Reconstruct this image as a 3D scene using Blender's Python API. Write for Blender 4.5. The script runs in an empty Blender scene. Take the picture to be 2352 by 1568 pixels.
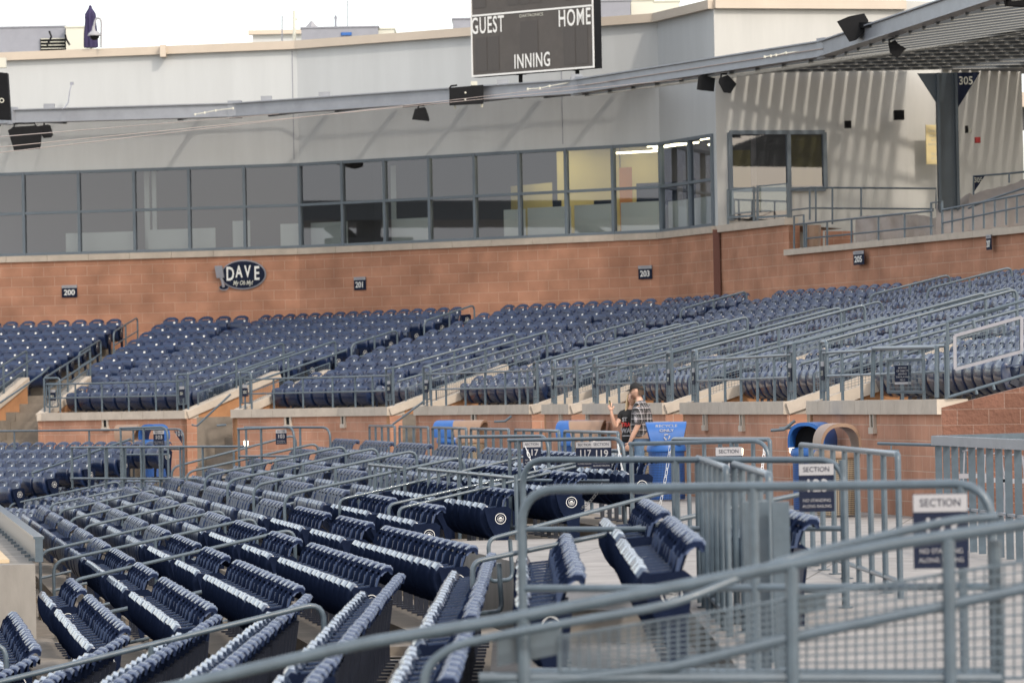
import bpy, bmesh, math, random
from math import sin, cos, pi, radians, sqrt, atan2
from mathutils import Vector, Matrix
random.seed(7)
S = bpy.context.scene
C = S.collection
# ------------------------------------------------------------------ camera
F = 10200.0                       # focal length for a 2352 px wide picture
EYE = Vector((0.0, 0.0, 1.67))
PITCH = math.atan(134.0 / F); ROLL = radians(1.1)
_f = Vector((0, cos(PITCH), sin(PITCH))); _u0 = Vector((0, -sin(PITCH), cos(PITCH))); _r0 = Vector((1, 0, 0))
CU = _u0 * cos(ROLL) + _r0 * sin(ROLL); CR = _r0 * cos(ROLL) - _u0 * sin(ROLL)
cam_d = bpy.data.cameras.new('camera'); cam = bpy.data.objects.new('camera', cam_d); C.objects.link(cam)
cam_d.sensor_width = 36; cam_d.lens = 36 * F / 2352.0; cam_d.clip_start = 0.5; cam_d.clip_end = 3000
m = Matrix((CR, CU, -_f)).transposed().to_4x4(); m.translation = EYE; cam.matrix_world = m
cam_d.dof.use_dof = True; cam_d.dof.focus_distance = 60.0; cam_d.dof.aperture_fstop = 4.8
S.camera = cam
# ------------------------------------------------------------------ light
SUN_AZ = Vector((0.50, -0.866)); SUN_EL = radians(36)
w = bpy.data.worlds.new('World'); S.world = w; w.use_nodes = True
nt = w.node_tree; nt.nodes.clear()
sky = nt.nodes.new('ShaderNodeTexSky'); sky.sky_type = 'NISHITA'; sky.sun_disc = False
sky.sun_elevation = SUN_EL; sky.sun_rotation = atan2(SUN_AZ.x, SUN_AZ.y)
sky.dust_density = 3.0; sky.air_density = 1.0; sky.ozone_density = 1.0
bg = nt.nodes.new('ShaderNodeBackground'); bg.inputs['Strength'].default_value = 0.12
ow = nt.nodes.new('ShaderNodeOutputWorld')
hzb = nt.nodes.new('ShaderNodeBackground'); hzb.inputs[0].default_value = (1.0, 0.975, 0.92, 1); hzb.inputs[1].default_value = 0.80   # thin bright high cloud
ads = nt.nodes.new('ShaderNodeAddShader')
nt.links.new(sky.outputs[0], bg.inputs[0]); nt.links.new(bg.outputs[0], ads.inputs[0]); nt.links.new(hzb.outputs[0], ads.inputs[1]); nt.links.new(ads.outputs[0], ow.inputs[0])
sd = bpy.data.lights.new('sun', 'SUN'); sd.energy = 1.5; sd.angle = radians(2.6); sd.color = (1.0, 0.90, 0.78)
so = bpy.data.objects.new('sun', sd); C.objects.link(so)
h_ = SUN_AZ.normalized() * cos(SUN_EL)
so.rotation_euler = Vector((h_.x, h_.y, sin(SUN_EL))).to_track_quat('Z', 'Y').to_euler()
S.view_settings.view_transform = 'Standard'; S.view_settings.look = 'None'
S.view_settings.exposure = 0.30; S.view_settings.gamma = 1.0
# ------------------------------------------------------------------ placing
def ray(x, y):
    d = _f + CR * ((x - 1176) / F) + CU * ((784 - y) / F)
    return d / d.y
def at(x, y, Y): return EYE + ray(x, y) * Y
def hz(x, y, z):
    d = ray(x, y); return EYE + d * ((z - EYE.z) / d.z)
# ------------------------------------------------------------------ materials
def mat(name, col, rough=0.6, metal=0.0, noise=0.0, nscale=6.0, bump=0.0, spec=0.5, coat=0.0, emit=None, estr=0.0, streak=0.0):
    m = bpy.data.materials.new(name); m.use_nodes = True; t = m.node_tree; b = t.nodes['Principled BSDF']
    b.inputs['Base Color'].default_value = (*col, 1); b.inputs['Roughness'].default_value = rough
    b.inputs['Metallic'].default_value = metal; b.inputs['Specular IOR Level'].default_value = spec
    b.inputs['Coat Weight'].default_value = coat
    if emit: b.inputs['Emission Color'].default_value = (*emit, 1); b.inputs['Emission Strength'].default_value = estr
    if noise or bump or streak:
        tc = t.nodes.new('ShaderNodeTexCoord'); n = t.nodes.new('ShaderNodeTexNoise'); n.inputs['Scale'].default_value = nscale
        n.inputs['Detail'].default_value = 8; n.inputs['Roughness'].default_value = 0.65
        src = tc.outputs['Object']
        if streak:
            mp = t.nodes.new('ShaderNodeMapping'); mp.inputs['Scale'].default_value = (1, 1, streak); t.links.new(src, mp.inputs[0]); src = mp.outputs[0]
        t.links.new(src, n.inputs['Vector'])
        if noise:
            mx = t.nodes.new('ShaderNodeMix'); mx.data_type = 'RGBA'
            mx.inputs[6].default_value = (*[c * (1 - noise) for c in col], 1); mx.inputs[7].default_value = (*[min(1, c * (1 + noise)) for c in col], 1)
            rp = t.nodes.new('ShaderNodeMapRange'); rp.inputs[1].default_value = 0.3; rp.inputs[2].default_value = 0.7
            t.links.new(n.outputs[0], rp.inputs[0]); t.links.new(rp.outputs[0], mx.inputs[0]); t.links.new(mx.outputs[2], b.inputs['Base Color'])
        if bump:
            bp = t.nodes.new('ShaderNodeBump'); bp.inputs['Strength'].default_value = bump; bp.inputs['Distance'].default_value = 0.02
            t.links.new(n.outputs[0], bp.inputs['Height']); t.links.new(bp.outputs[0], b.inputs['Normal'])
    return m
def brick_mat(name, c1, c2, mortar, bw, bh, ms=0.012, rock=0.0):
    m = bpy.data.materials.new(name); m.use_nodes = True; t = m.node_tree; b = t.nodes['Principled BSDF']; b.inputs['Roughness'].default_value = 0.9
    b.inputs['Specular IOR Level'].default_value = 0.2
    uv = t.nodes.new('ShaderNodeTexCoord'); br = t.nodes.new('ShaderNodeTexBrick')
    br.inputs['Scale'].default_value = 1; br.inputs['Brick Width'].default_value = bw; br.inputs['Row Height'].default_value = bh
    br.inputs['Mortar Size'].default_value = ms; br.inputs['Mortar Smooth'].default_value = 0.3; br.inputs['Bias'].default_value = -0.1
    br.inputs['Color1'].default_value = (*c1, 1); br.inputs['Color2'].default_value = (*c2, 1); br.inputs['Mortar'].default_value = (*mortar, 1)
    t.links.new(uv.outputs['UV'], br.inputs['Vector'])
    n = t.nodes.new('ShaderNodeTexNoise'); n.inputs['Scale'].default_value = 1.3; n.inputs['Detail'].default_value = 9; t.links.new(uv.outputs['UV'], n.inputs['Vector'])
    mr = t.nodes.new('ShaderNodeMapRange'); mr.inputs[1].default_value = 0.3; mr.inputs[2].default_value = 0.7; mr.inputs[3].default_value = 0.78; mr.inputs[4].default_value = 1.18
    t.links.new(n.outputs[0], mr.inputs[0])
    mx = t.nodes.new('ShaderNodeVectorMath'); mx.operation = 'SCALE'; t.links.new(br.outputs[0], mx.inputs[0]); t.links.new(mr.outputs[0], mx.inputs[3])
    t.links.new(mx.outputs[0], b.inputs['Base Color'])
    n2 = t.nodes.new('ShaderNodeTexNoise'); n2.inputs['Scale'].default_value = 14; n2.inputs['Detail'].default_value = 6; t.links.new(uv.outputs['UV'], n2.inputs['Vector'])
    ad = t.nodes.new('ShaderNodeMath'); ad.operation = 'MULTIPLY_ADD'; ad.inputs[1].default_value = 0.6 + rock * 3; t.links.new(n2.outputs[0], ad.inputs[0])
    sb = t.nodes.new('ShaderNodeMath'); sb.operation = 'MULTIPLY'; sb.inputs[1].default_value = -1.0; t.links.new(br.outputs[1], sb.inputs[0]); t.links.new(sb.outputs[0], ad.inputs[2])
    bp = t.nodes.new('ShaderNodeBump'); bp.inputs['Strength'].default_value = 0.6; bp.inputs['Distance'].default_value = 0.012 + rock * 0.04
    t.links.new(ad.outputs[0], bp.inputs['Height']); t.links.new(bp.outputs[0], b.inputs['Normal'])
    return m
def slab_mat(name, col, joint):
    m = mat(name, col, 0.85, 0, 0.24, 1.7, 0.25); t = m.node_tree; b = t.nodes['Principled BSDF']
    src = b.inputs['Base Color'].links[0].from_socket
    tc = t.nodes.new('ShaderNodeTexCoord'); br = t.nodes.new('ShaderNodeTexBrick'); br.offset = 0
    br.inputs['Scale'].default_value = 1; br.inputs['Brick Width'].default_value = joint; br.inputs['Row Height'].default_value = joint
    br.inputs['Mortar Size'].default_value = 0.009; br.inputs['Color1'].default_value = (1, 1, 1, 1); br.inputs['Color2'].default_value = (.93, .93, .93, 1); br.inputs['Mortar'].default_value = (.35, .33, .3, 1)
    mp = t.nodes.new('ShaderNodeMapping'); mp.inputs['Rotation'].default_value = (0, 0, radians(8)); t.links.new(tc.outputs['Object'], mp.inputs[0]); t.links.new(mp.outputs[0], br.inputs[0])
    v = t.nodes.new('ShaderNodeTexVoronoi'); v.inputs['Scale'].default_value = 1.1; t.links.new(tc.outputs['Object'], v.inputs['Vector'])
    mr = t.nodes.new('ShaderNodeMapRange'); mr.inputs[1].default_value = 0.0; mr.inputs[2].default_value = 0.06; mr.inputs[3].default_value = 0.45; t.links.new(v.outputs['Distance'], mr.inputs[0])
    mu = t.nodes.new('ShaderNodeVectorMath'); mu.operation = 'MULTIPLY'; t.links.new(src, mu.inputs[0]); t.links.new(br.outputs[0], mu.inputs[1])
    sc = t.nodes.new('ShaderNodeVectorMath'); sc.operation = 'SCALE'; t.links.new(mu.outputs[0], sc.inputs[0]); t.links.new(mr.outputs[0], sc.inputs[3])
    t.links.new(sc.outputs[0], b.inputs['Base Color'])
    return m
M = {}
M['rail'] = mat('painted_rail', (0.070, 0.098, 0.124), 0.34, 0.0, 0.18, 9.0, 0.05, 0.5, coat=0.2)
M['beam'] = mat('painted_beam', (0.25, 0.265, 0.295), 0.38, 0.25, 0.12, 2.2, 0.0, 0.6)
M['galv'] = mat('galvanised', (0.27, 0.27, 0.30), 0.55, 0.2, 0.1, 8)
M['navy'] = mat('navy_plastic', (0.0095, 0.0145, 0.033), 0.55, 0, 0.3, 3.0, 0.0, 0.0)
M['navy_mid_glare'] = mat('navy_plastic_mid_glare', (0.016, 0.024, 0.050), 0.42, 0, 0.3, 2.0, 0.0, 0.16)  # same plastic, lightened to carry the grazing glare on the middle rows
M['navy_far_glare'] = mat('navy_plastic_far_glare', (0.0125, 0.023, 0.062), 0.2, 0, 0.35, 2.0, 0.0, 0.6)  # same plastic again, glare and light on the far seats put into the colour
M['navy_top_light'] = mat('navy_plastic_highlight', (0.030, 0.048, 0.100), 0.26, 0, 0.22, 3.0, 0.0, 0.35, coat=0.0)  # lighter copy: highlight on back rolls, rims and arms painted in
M['nose'] = mat('navy_plastic_nose_glare', (0.05, 0.075, 0.125), 0.2, 0, 0.45, 5.0, 0.0, 0.6, coat=0.3)  # pale copy for the pan noses, bright sky glare painted into the colour
M['iron'] = mat('seat_iron', (0.014, 0.019, 0.035), 0.35, 0.0, 0.2, 5)
M['tagw'] = mat('white_tag', (0.72, 0.72, 0.70), 0.35)
M['brick'] = brick_mat('red_block', (0.385, 0.195, 0.126), (0.425, 0.22, 0.143), (0.49, 0.32, 0.235), 0.62, 0.262, 0.008)
M['brick2'] = brick_mat('pink_block', (0.40, 0.205, 0.135), (0.44, 0.235, 0.16), (0.50, 0.35, 0.27), 0.41, 0.205, 0.007)
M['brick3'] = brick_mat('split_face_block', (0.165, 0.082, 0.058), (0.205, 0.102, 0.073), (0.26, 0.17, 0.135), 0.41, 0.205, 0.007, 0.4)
M['cap'] = mat('limestone_cap', (0.46, 0.40, 0.335), 0.85, 0, 0.12, 3.0, 0.2)
M['stucco'] = mat('grey_white_stucco', (0.49, 0.508, 0.512), 0.92, 0, 0.055, 1.6, 0.15, streak=0.12)
M['stucco2'] = mat('warm_white_stucco', (0.47, 0.47, 0.45), 0.92, 0, 0.07, 1.8, 0.15, streak=0.12)
M['parapet'] = mat('parapet_trim', (0.52, 0.45, 0.37), 0.7, 0, 0.05, 2)
M['conc'] = slab_mat('deck_concrete', (0.275, 0.258, 0.245), 3.0)
M['tread'] = mat('seating_concrete', (0.20, 0.172, 0.142), 0.9, 0, 0.22, 2.2, 0.3)
M['ledge'] = mat('ledge_concrete', (0.24, 0.225, 0.205), 0.9, 0, 0.25, 1.8, 0.35, streak=0.3)
M['black'] = mat('black_housing', (0.007, 0.0075, 0.009), 0.6, 0, 0.2, 8, 0, 0.15)
M['board'] = mat('scoreboard_face', (0.075, 0.066, 0.06), 0.5, 0, 0.12, 3)
M['white'] = mat('white_paint', (0.31, 0.31, 0.33), 0.5)
M['navyp'] = mat('sign_navy', (0.011, 0.016, 0.036), 0.6, spec=0.12)
M['yellow'] = mat('sign_yellow', (0.72, 0.60, 0.32), 0.5, 0, 0.05, 3)
M['red'] = mat('alarm_red', (0.45, 0.03, 0.03), 0.4)
M['tan'] = mat('tan_plastic', (0.27, 0.175, 0.12), 0.45, 0, 0.08, 4)
M['blue'] = mat('blue_plastic', (0.022, 0.11, 0.36), 0.38, 0, 0.1, 4)
def perf(name, col):
    m = mat(name, col, 0.5); t = m.node_tree; b = t.nodes['Principled BSDF']
    uv = t.nodes.new('ShaderNodeTexCoord'); v = t.nodes.new('ShaderNodeTexVoronoi'); v.inputs['Scale'].default_value = 38; v.inputs['Randomness'].default_value = 0
    t.links.new(uv.outputs['UV'], v.inputs['Vector'])
    mr = t.nodes.new('ShaderNodeMapRange'); mr.inputs[1].default_value = 0.30; mr.inputs[2].default_value = 0.36; t.links.new(v.outputs['Distance'], mr.inputs[0])
    mx = t.nodes.new('ShaderNodeMix'); mx.data_type = 'RGBA'; mx.inputs[6].default_value = (0.01, 0.012, 0.02, 1); mx.inputs[7].default_value = (*col, 1)
    t.links.new(mr.outputs[0], mx.inputs[0]); t.links.new(mx.outputs[2], b.inputs['Base Color'])
    return m
M['tanperf'] = perf('tan_perforated', (0.31, 0.25, 0.175)); M['blueperf'] = perf('blue_perforated', (0.018, 0.09, 0.32))
M['deck'] = mat('canopy_deck', (0.045, 0.053, 0.062), 0.55, 0.0, 0.15, 3)
M['deckpan'] = mat('canopy_pan', (0.12, 0.12, 0.13), 0.6, 0.0, 0.15, 3)
M['purlin'] = mat('purlin', (0.24, 0.245, 0.235), 0.5)
M['column'] = mat('column_paint', (0.032, 0.047, 0.06), 0.4, 0, 0.15, 2)
M['tarp'] = mat('grey_tarp', (0.27, 0.235, 0.21), 0.8, 0, 0.08, 2, 0.4)
M['hvac'] = mat('hvac_metal', (0.25, 0.26, 0.30), 0.5, 0.2, 0.1, 2)
M['hvac2'] = mat('hvac_pale', (0.55, 0.55, 0.48), 0.6)
M['purple'] = mat('purple_canvas', (0.03, 0.022, 0.075), 0.8, 0, 0.2, 8, 0.3)
M['frame'] = mat('window_frame', (0.13, 0.16, 0.19), 0.45, 0.2)
M['carpet'] = mat('interior_dark', (0.10, 0.10, 0.11), 0.9)
M['iwall'] = mat('interior_wall', (0.24, 0.23, 0.25), 0.9)
M['iyel'] = mat('interior_yellow', (0.62, 0.52, 0.24), 0.8)
M['desk'] = mat('white_desk', (0.80, 0.83, 0.81), 0.5)
M['door'] = mat('orange_door', (0.55, 0.22, 0.06), 0.5)
M['light'] = mat('light_panel', (1, 1, 1), 0.5, emit=(1.0, 0.88, 0.58), estr=10.0)
M['lamp'] = mat('step_light', (1, 1, 1), 0.5, emit=(1.0, 0.9, 0.65), estr=2.5)
M['roof'] = mat('roof_membrane', (0.5, 0.48, 0.42), 0.9, 0, 0.1, 1)
M['woodw'] = mat('stair_side_block', (0.40, 0.20, 0.095), 0.9, 0, 0.2, 2.0, 0.3)
M['wire'] = mat('wire_pink', (0.36, 0.30, 0.27), 0.5)
M['chain'] = mat('white_chain', (0.75, 0.76, 0.76), 0.4)
M['ground'] = mat('ground_gravel', (0.30, 0.26, 0.20), 0.95, 0, 0.2, 0.3)
def glass_mat(name, tint, mixf):
    m = bpy.data.materials.new(name); m.use_nodes = True; t = m.node_tree; t.nodes.clear()
    o = t.nodes.new('ShaderNodeOutputMaterial'); tr = t.nodes.new('ShaderNodeBsdfTransparent'); tr.inputs[0].default_value = (*tint, 1)
    g = t.nodes.new('ShaderNodeBsdfGlossy'); g.inputs[0].default_value = (0.80, 0.82, 0.93, 1); g.inputs[1].default_value = 0.01
    fr = t.nodes.new('ShaderNodeFresnel'); fr.inputs[0].default_value = 1.5
    ad = t.nodes.new('ShaderNodeMath'); ad.operation = 'ADD'; ad.inputs[1].default_value = mixf; ad.use_clamp = True; t.links.new(fr.outputs[0], ad.inputs[0])
    mx = t.nodes.new('ShaderNodeMixShader'); t.links.new(ad.outputs[0], mx.inputs[0]); t.links.new(tr.outputs[0], mx.inputs[1]); t.links.new(g.outputs[0], mx.inputs[2]); t.links.new(mx.outputs[0], o.inputs[0])
    return m
M['glass'] = glass_mat('tinted_glass', (0.66, 0.70, 0.70), 0.10)
M['glass2'] = glass_mat('clear_glass', (0.72, 0.80, 0.76), 0.05)
# ------------------------------------------------------------------ mesh helpers
class MB:
    def __init__(s): s.v = []; s.f = []; s.m = []; s.uv = []
    def face(s, pts, mi=0, uv=None):
        i = len(s.v); s.v += [tuple(p) for p in pts]; s.f.append(tuple(range(i, i + len(pts)))); s.m.append(mi); s.uv.append(uv)
    def grid(s, vs, fs, mi=0):
        i = len(s.v); s.v += [tuple(p) for p in vs]
        for f in fs: s.f.append(tuple(i + a for a in f)); s.m.append(mi); s.uv.append(None)
    def box(s, c, sx, sy, sz, rz=0, mi=0):
        c = Vector(c); a = Vector((cos(rz), sin(rz), 0)) * sx / 2; b = Vector((-sin(rz), cos(rz), 0)) * sy / 2; h = Vector((0, 0, sz / 2))
        s.frame(c, a, b, h, mi)
    def frame(s, c, a, b, h, mi=0):
        vs = [c + i * a + j * b + k * h for k in (-1, 1) for i, j in ((-1, -1), (1, -1), (1, 1), (-1, 1))]
        s.grid(vs, [(3, 2, 1, 0), (4, 5, 6, 7), (0, 1, 5, 4), (1, 2, 6, 5), (2, 3, 7, 6), (3, 0, 4, 7)], mi)
    def bar(s, p, q, wd, ht, mi=0, up=Vector((0, 0, 1))):
        p = Vector(p); q = Vector(q); d = q - p; L = d.length
        if L < 1e-6: return
        d /= L; a = d.cross(up)
        if a.length < 1e-4: a = Vector((1, 0, 0))
        a.normalize(); b = a.cross(d)
        s.frame((p + q) / 2, d * L / 2, a * wd / 2, b * ht / 2, mi)
    def tube(s, pts, r, n=10, mi=0, closed=False):
        pts = [Vector(p) for p in pts]; k = len(pts); rings = []
        ref = None
        for i, p in enumerate(pts):
            if closed: d = pts[(i + 1) % k] - pts[i - 1]
            else: d = (pts[min(i + 1, k - 1)] - pts[max(i - 1, 0)])
            d.normalize()
            if ref is None: ref = d.cross(Vector((0, 0, 1)) if abs(d.z) < 0.9 else Vector((1, 0, 0))).normalized()
            a = (ref - d * ref.dot(d)).normalized(); ref = a; b = d.cross(a)
            rr = r[i] if isinstance(r, (list, tuple)) else r
            rings.append([p + (a * cos(2 * pi * j / n) + b * sin(2 * pi * j / n)) * rr for j in range(n)])
        i0 = len(s.v)
        for rg in rings: s.v += [tuple(q) for q in rg]
        for i in range(k if closed else k - 1):
            for j in range(n):
                A = i0 + i * n + j; B = i0 + i * n + (j + 1) % n; D = i0 + ((i + 1) % k) * n + j; E = i0 + ((i + 1) % k) * n + (j + 1) % n
                s.f.append((A, B, E, D)); s.m.append(mi); s.uv.append(None)
        if not closed:
            s.f.append(tuple(i0 + j for j in reversed(range(n)))); s.f.append(tuple(i0 + (k - 1) * n + j for j in range(n))); s.m += [mi, mi]; s.uv += [None, None]
    def prism(s, poly, z0, z1, mi=0, mside=None):
        ms = mi if mside is None else mside; n = len(poly)
        area = sum(poly[i][0] * poly[(i + 1) % n][1] - poly[(i + 1) % n][0] * poly[i][1] for i in range(n))
        if area < 0: poly = list(reversed(poly))
        t = [(p[0], p[1], z1) for p in poly]; b = [(p[0], p[1], z0) for p in poly]
        s.face(t, mi, [(p[0], p[1]) for p in poly]); s.face(list(reversed(b)), mi, [(p[0], p[1]) for p in reversed(poly)])
        L = 0
        for i in range(n):
            j = (i + 1) % n; l = (Vector(poly[j][:2]) - Vector(poly[i][:2])).length
            s.face([b[i], b[j], t[j], t[i]], ms, [(L, z0), (L + l, z0), (L + l, z1), (L, z1)]); L += l
    def wallquad(s, p, q, z0, z1, u0=0, mi=0, z0b=None, z1b=None):
        z0b = z0 if z0b is None else z0b; z1b = z1 if z1b is None else z1b
        l = (Vector(q[:2]) - Vector(p[:2])).length
        s.face([(p[0], p[1], z0), (q[0], q[1], z0b), (q[0], q[1], z1b), (p[0], p[1], z1)], mi, [(u0, z0), (u0 + l, z0b), (u0 + l, z1b), (u0, z1)])
        return u0 + l
    def lathe(s, prof, c, n=24, mi=0, ax=None):
        c = Vector(c); i0 = len(s.v)
        for r, z in prof:
            for j in range(n):
                a = 2 * pi * j / n; s.v.append((c.x + r * cos(a), c.y + r * sin(a), c.z + z))
        for i in range(len(prof) - 1):
            for j in range(n):
                k = (j + 1) % n
                s.f.append((i0 + i * n + j, i0 + i * n + k, i0 + (i + 1) * n + k, i0 + (i + 1) * n + j)); s.m.append(mi)
                Lc = 2 * pi * 0.3
                s.uv.append([(Lc * j / n, prof[i][1]), (Lc * (j + 1) / n, prof[i][1]), (Lc * (j + 1) / n, prof[i + 1][1]), (Lc * j / n, prof[i + 1][1])])
    def mesh(s, name, mats, smooth=False):
        me = bpy.data.meshes.new(name); me.from_pydata(s.v, [], s.f)
        for x in (mats if isinstance(mats, (list, tuple)) else [mats]): me.materials.append(M[x] if isinstance(x, str) else x)
        me.polygons.foreach_set('material_index', s.m)
        if any(u is not None for u in s.uv):
            ul = me.uv_layers.new(name='UVMap'); dat = []
            for f, u in zip(s.f, s.uv):
                for k in range(len(f)): dat += list(u[k]) if u is not None else [0.0, 0.0]
            ul.data.foreach_set('uv', dat)
        if smooth:
            me.polygons.foreach_set('use_smooth', [True] * len(s.f))
            try: me.set_sharp_from_angle(angle=radians(38))
            except Exception: pass
        me.update(); return me
    def obj(s, name, mats, parent=None, smooth=False, loc=None, rz=0):
        if not s.v: return None
        o = bpy.data.objects.new(name, s.mesh(name, mats, smooth)); C.objects.link(o)
        if parent is not None: o.parent = parent
        if loc is not None: o.location = loc; o.rotation_euler = (0, 0, rz)
        return o
def thing(name, label, cat, loc=(0, 0, 0), rz=0, group=None):
    o = bpy.data.objects.new(name, None); C.objects.link(o); o.location = loc; o.rotation_euler = (0, 0, rz); o.empty_display_size = 0.2
    o['label'] = label; o['category'] = cat
    if group: o['group'] = group
    return o
def tag(o, label, cat, group=None):
    o['label'] = label; o['category'] = cat
    if group: o['group'] = group
    return o
def struct(o): o['kind'] = 'structure'; return o
def rebase(t, loc):
    """put the Empty of a thing (children built in world space) at its base"""
    loc = Vector(loc); t.location = loc
    for c in t.children: c.location = Vector(c.location) - loc
def fillet(pts, r, n=5):
    pts = [Vector(p) for p in pts]; out = [pts[0]]
    for i in range(1, len(pts) - 1):
        a, b, c = pts[i - 1], pts[i], pts[i + 1]; rr = min(r, (a - b).length * .45, (c - b).length * .45)
        p = b + (a - b).normalized() * rr; q = b + (c - b).normalized() * rr
        for k in range(n + 1):
            t = k / n; out.append(p * (1 - t) ** 2 + b * 2 * t * (1 - t) + q * t * t)
    out.append(pts[-1]); return out
_FONTS = {}
def text_mb(txt, size, mname, name, parent, origin, right, up, xs=1.0, bold=0.0, align='CENTER', depth=0.004, shear=0.0, gap=1.0):
    """writing as a mesh: origin is the middle of the line, right/up give its plane"""
    cu = bpy.data.curves.new('t', 'FONT'); cu.body = txt; cu.size = size; cu.align_x = align; cu.align_y = 'CENTER'; cu.offset = bold; cu.extrude = depth; cu.shear = shear; cu.resolution_u = 3; cu.space_character = gap
    tmp = bpy.data.objects.new('t', cu); C.objects.link(tmp); dg = bpy.context.evaluated_depsgraph_get()
    me = bpy.data.meshes.new_from_object(tmp.evaluated_get(dg)); bpy.data.objects.remove(tmp); bpy.data.curves.remove(cu)
    right = Vector(right).normalized(); up = Vector(up).normalized(); nn = right.cross(up); o3 = Vector(origin)
    me.transform(Matrix(((right.x * xs, up.x, nn.x, o3.x), (right.y * xs, up.y, nn.y, o3.y), (right.z * xs, up.z, nn.z, o3.z), (0, 0, 0, 1))))
    me.materials.clear(); me.materials.append(M[mname]); me.name = name
    o = bpy.data.objects.new(name, me); C.objects.link(o)
    if parent is not None: o.parent = parent
    return o
def plate(c, right, up, wd, ht, th=0.01):
    mb = MB(); right = Vector(right).normalized(); up = Vector(up).normalized(); n = right.cross(up)
    mb.frame(Vector(c) - n * th / 2, right * wd / 2, up * ht / 2, n * th / 2); return mb
UP = Vector((0, 0, 1))
# ================================================================== PLAN OF THE STAND
def off(pl, d):
    """offset an open polyline (far-left to near-right) outwards by d, mitred"""
    n = len(pl); out = []
    nr = []
    for i in range(n - 1):
        t = (pl[i + 1] - pl[i]).normalized(); nr.append(Vector((-t.y, t.x)))
    for i in range(n):
        if i == 0: out.append(pl[0] + nr[0] * d)
        elif i == n - 1: out.append(pl[-1] + nr[-1] * d)
        else:
            b = (nr[i - 1] + nr[i]).normalized(); out.append(pl[i] + b * (d / b.dot(nr[i])))
    return out
def V2(x, y): return Vector((x, y))
W_D = V2(5.59, 58.0); W_C = V2(-0.10, 93.1); W_B = V2(-3.97, 101.8); W_A = V2(-11.66, 110.0)
W_L = W_A + V2(-sin(radians(73)), cos(radians(73))) * 8
WP = [W_L, W_A, W_B, W_C, W_D]
# ---- make the outward normal point to the stand (+x, +y)
def nrm(i):
    t = (WP[i + 1] - WP[i]).normalized(); return V2(-t.y, t.x)
def w_at(x, extra=0.0):
    """point of the wall line that stands in picture column x (cap height)"""
    r = ray(x, 935); best = None
    for i in range(4):
        a, b = WP[i], WP[i + 1]; d = b - a
        # (a + d t).x = r.x * (a + d t).y
        den = d.x - r.x * d.y
        t = (r.x * a.y - a.x) / den
        if (-1e-6 <= t <= 1 + 1e-6) or (i == 0 and t < 0) or (i == 3 and t > 1): return i, t * d.length, a + d * t
    return 3, 0, WP[3]
U0, TR, RISE, Z0 = 1.25, 0.86, 0.203, 1.40
# vomitories: picture columns of both jambs
VOMS = [(0, 45), (440, 522), (915, 934), (1228, 1243), (1322, 1334), (1541, 1556), (1820, 1848)]
vo = []
for xa, xb in VOMS:
    ia, ta, pa = w_at(xa); ib, tb, pb = w_at(xb)
    vo.append((ib if ia != ib else ia, (pa + pb) / 2, pa, pb))
# centre lines with a real opening width
gaps = []
for k, (i, c, pa, pb) in enumerate(vo):
    t = (WP[i + 1] - WP[i]).normalized(); half = 0.75
    if k == 1: half = 0.85
    gaps.append((i, c, t, nrm(i), half))
# ---------------------------------------------------------------- concourse wall
edges = [WP[0]]
pieces = []
def wall_path(a, b):
    """polyline from a to b along WP"""
    (ia, pa), (ib, pb) = a, b
    return [pa] + [WP[j] for j in range(ia + 1, ib + 1)] + [pb]
marks = [(0, WP[0])]
for i, c, t, n, hf in gaps: marks += [(i, c - t * hf), (i, c + t * hf)]
marks.append((3, WP[4]))
wlabels = ['far left end of the concourse block wall beyond the first stair', 'red block wall with pale cap behind the tan and blue bins at far left', 'red block wall with pale cap behind the middle pair of bins',
           'short red block wall with pale cap just right of the long wall', 'narrow block pier with pale cap between two stairs', 'red block wall with pale cap directly behind the couple',
           'red block wall with pale cap right of the blue recycling bin', 'red block wall with pale cap behind the big tan bin at right']
for k in range(0, len(marks), 2):
    pa = wall_path(marks[k], marks[k + 1])
    if (pa[0] - pa[-1]).length < .2: continue
    inner = pa; n_ = len(pa)
    nn = []
    for j in range(n_ - 1):
        t = (pa[j + 1] - pa[j]).normalized(); nn.append(V2(-t.y, t.x))
    back = [pa[j] + (nn[min(j, n_ - 2)]) * .30 for j in range(n_)]
    T = thing('block_wall', wlabels[k // 2], 'wall', (pa[0].x, pa[0].y, 0))
    mb = MB(); L = 0; poly = list(inner) + list(reversed(back))
    mb.prism([tuple(p) for p in poly], 0.0, 1.37)
    o = mb.obj('block_face', 'brick2', T); o.location = -T.location
    cb = MB(); ol = off(pa, -.06); orr = off(pa, .36)
    segs = []
    for j in range(n_ - 1):
        a0, a1, b0, b1 = ol[j], ol[j + 1], orr[j], orr[j + 1]; ln = (a1 - a0).length; q = max(1, round(ln / .8))
        for s_ in range(q):
            f0, f1 = (s_ + .006) / q, (s_ + 1 - .006) / q
            cb.prism([tuple(a0.lerp(a1, f0)), tuple(a0.lerp(a1, f1)), tuple(b0.lerp(b1, f1)), tuple(b0.lerp(b1, f0))], 1.373, 1.57)
    o = cb.obj('cap_stone', 'cap', T); o.location = -T.location
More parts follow.
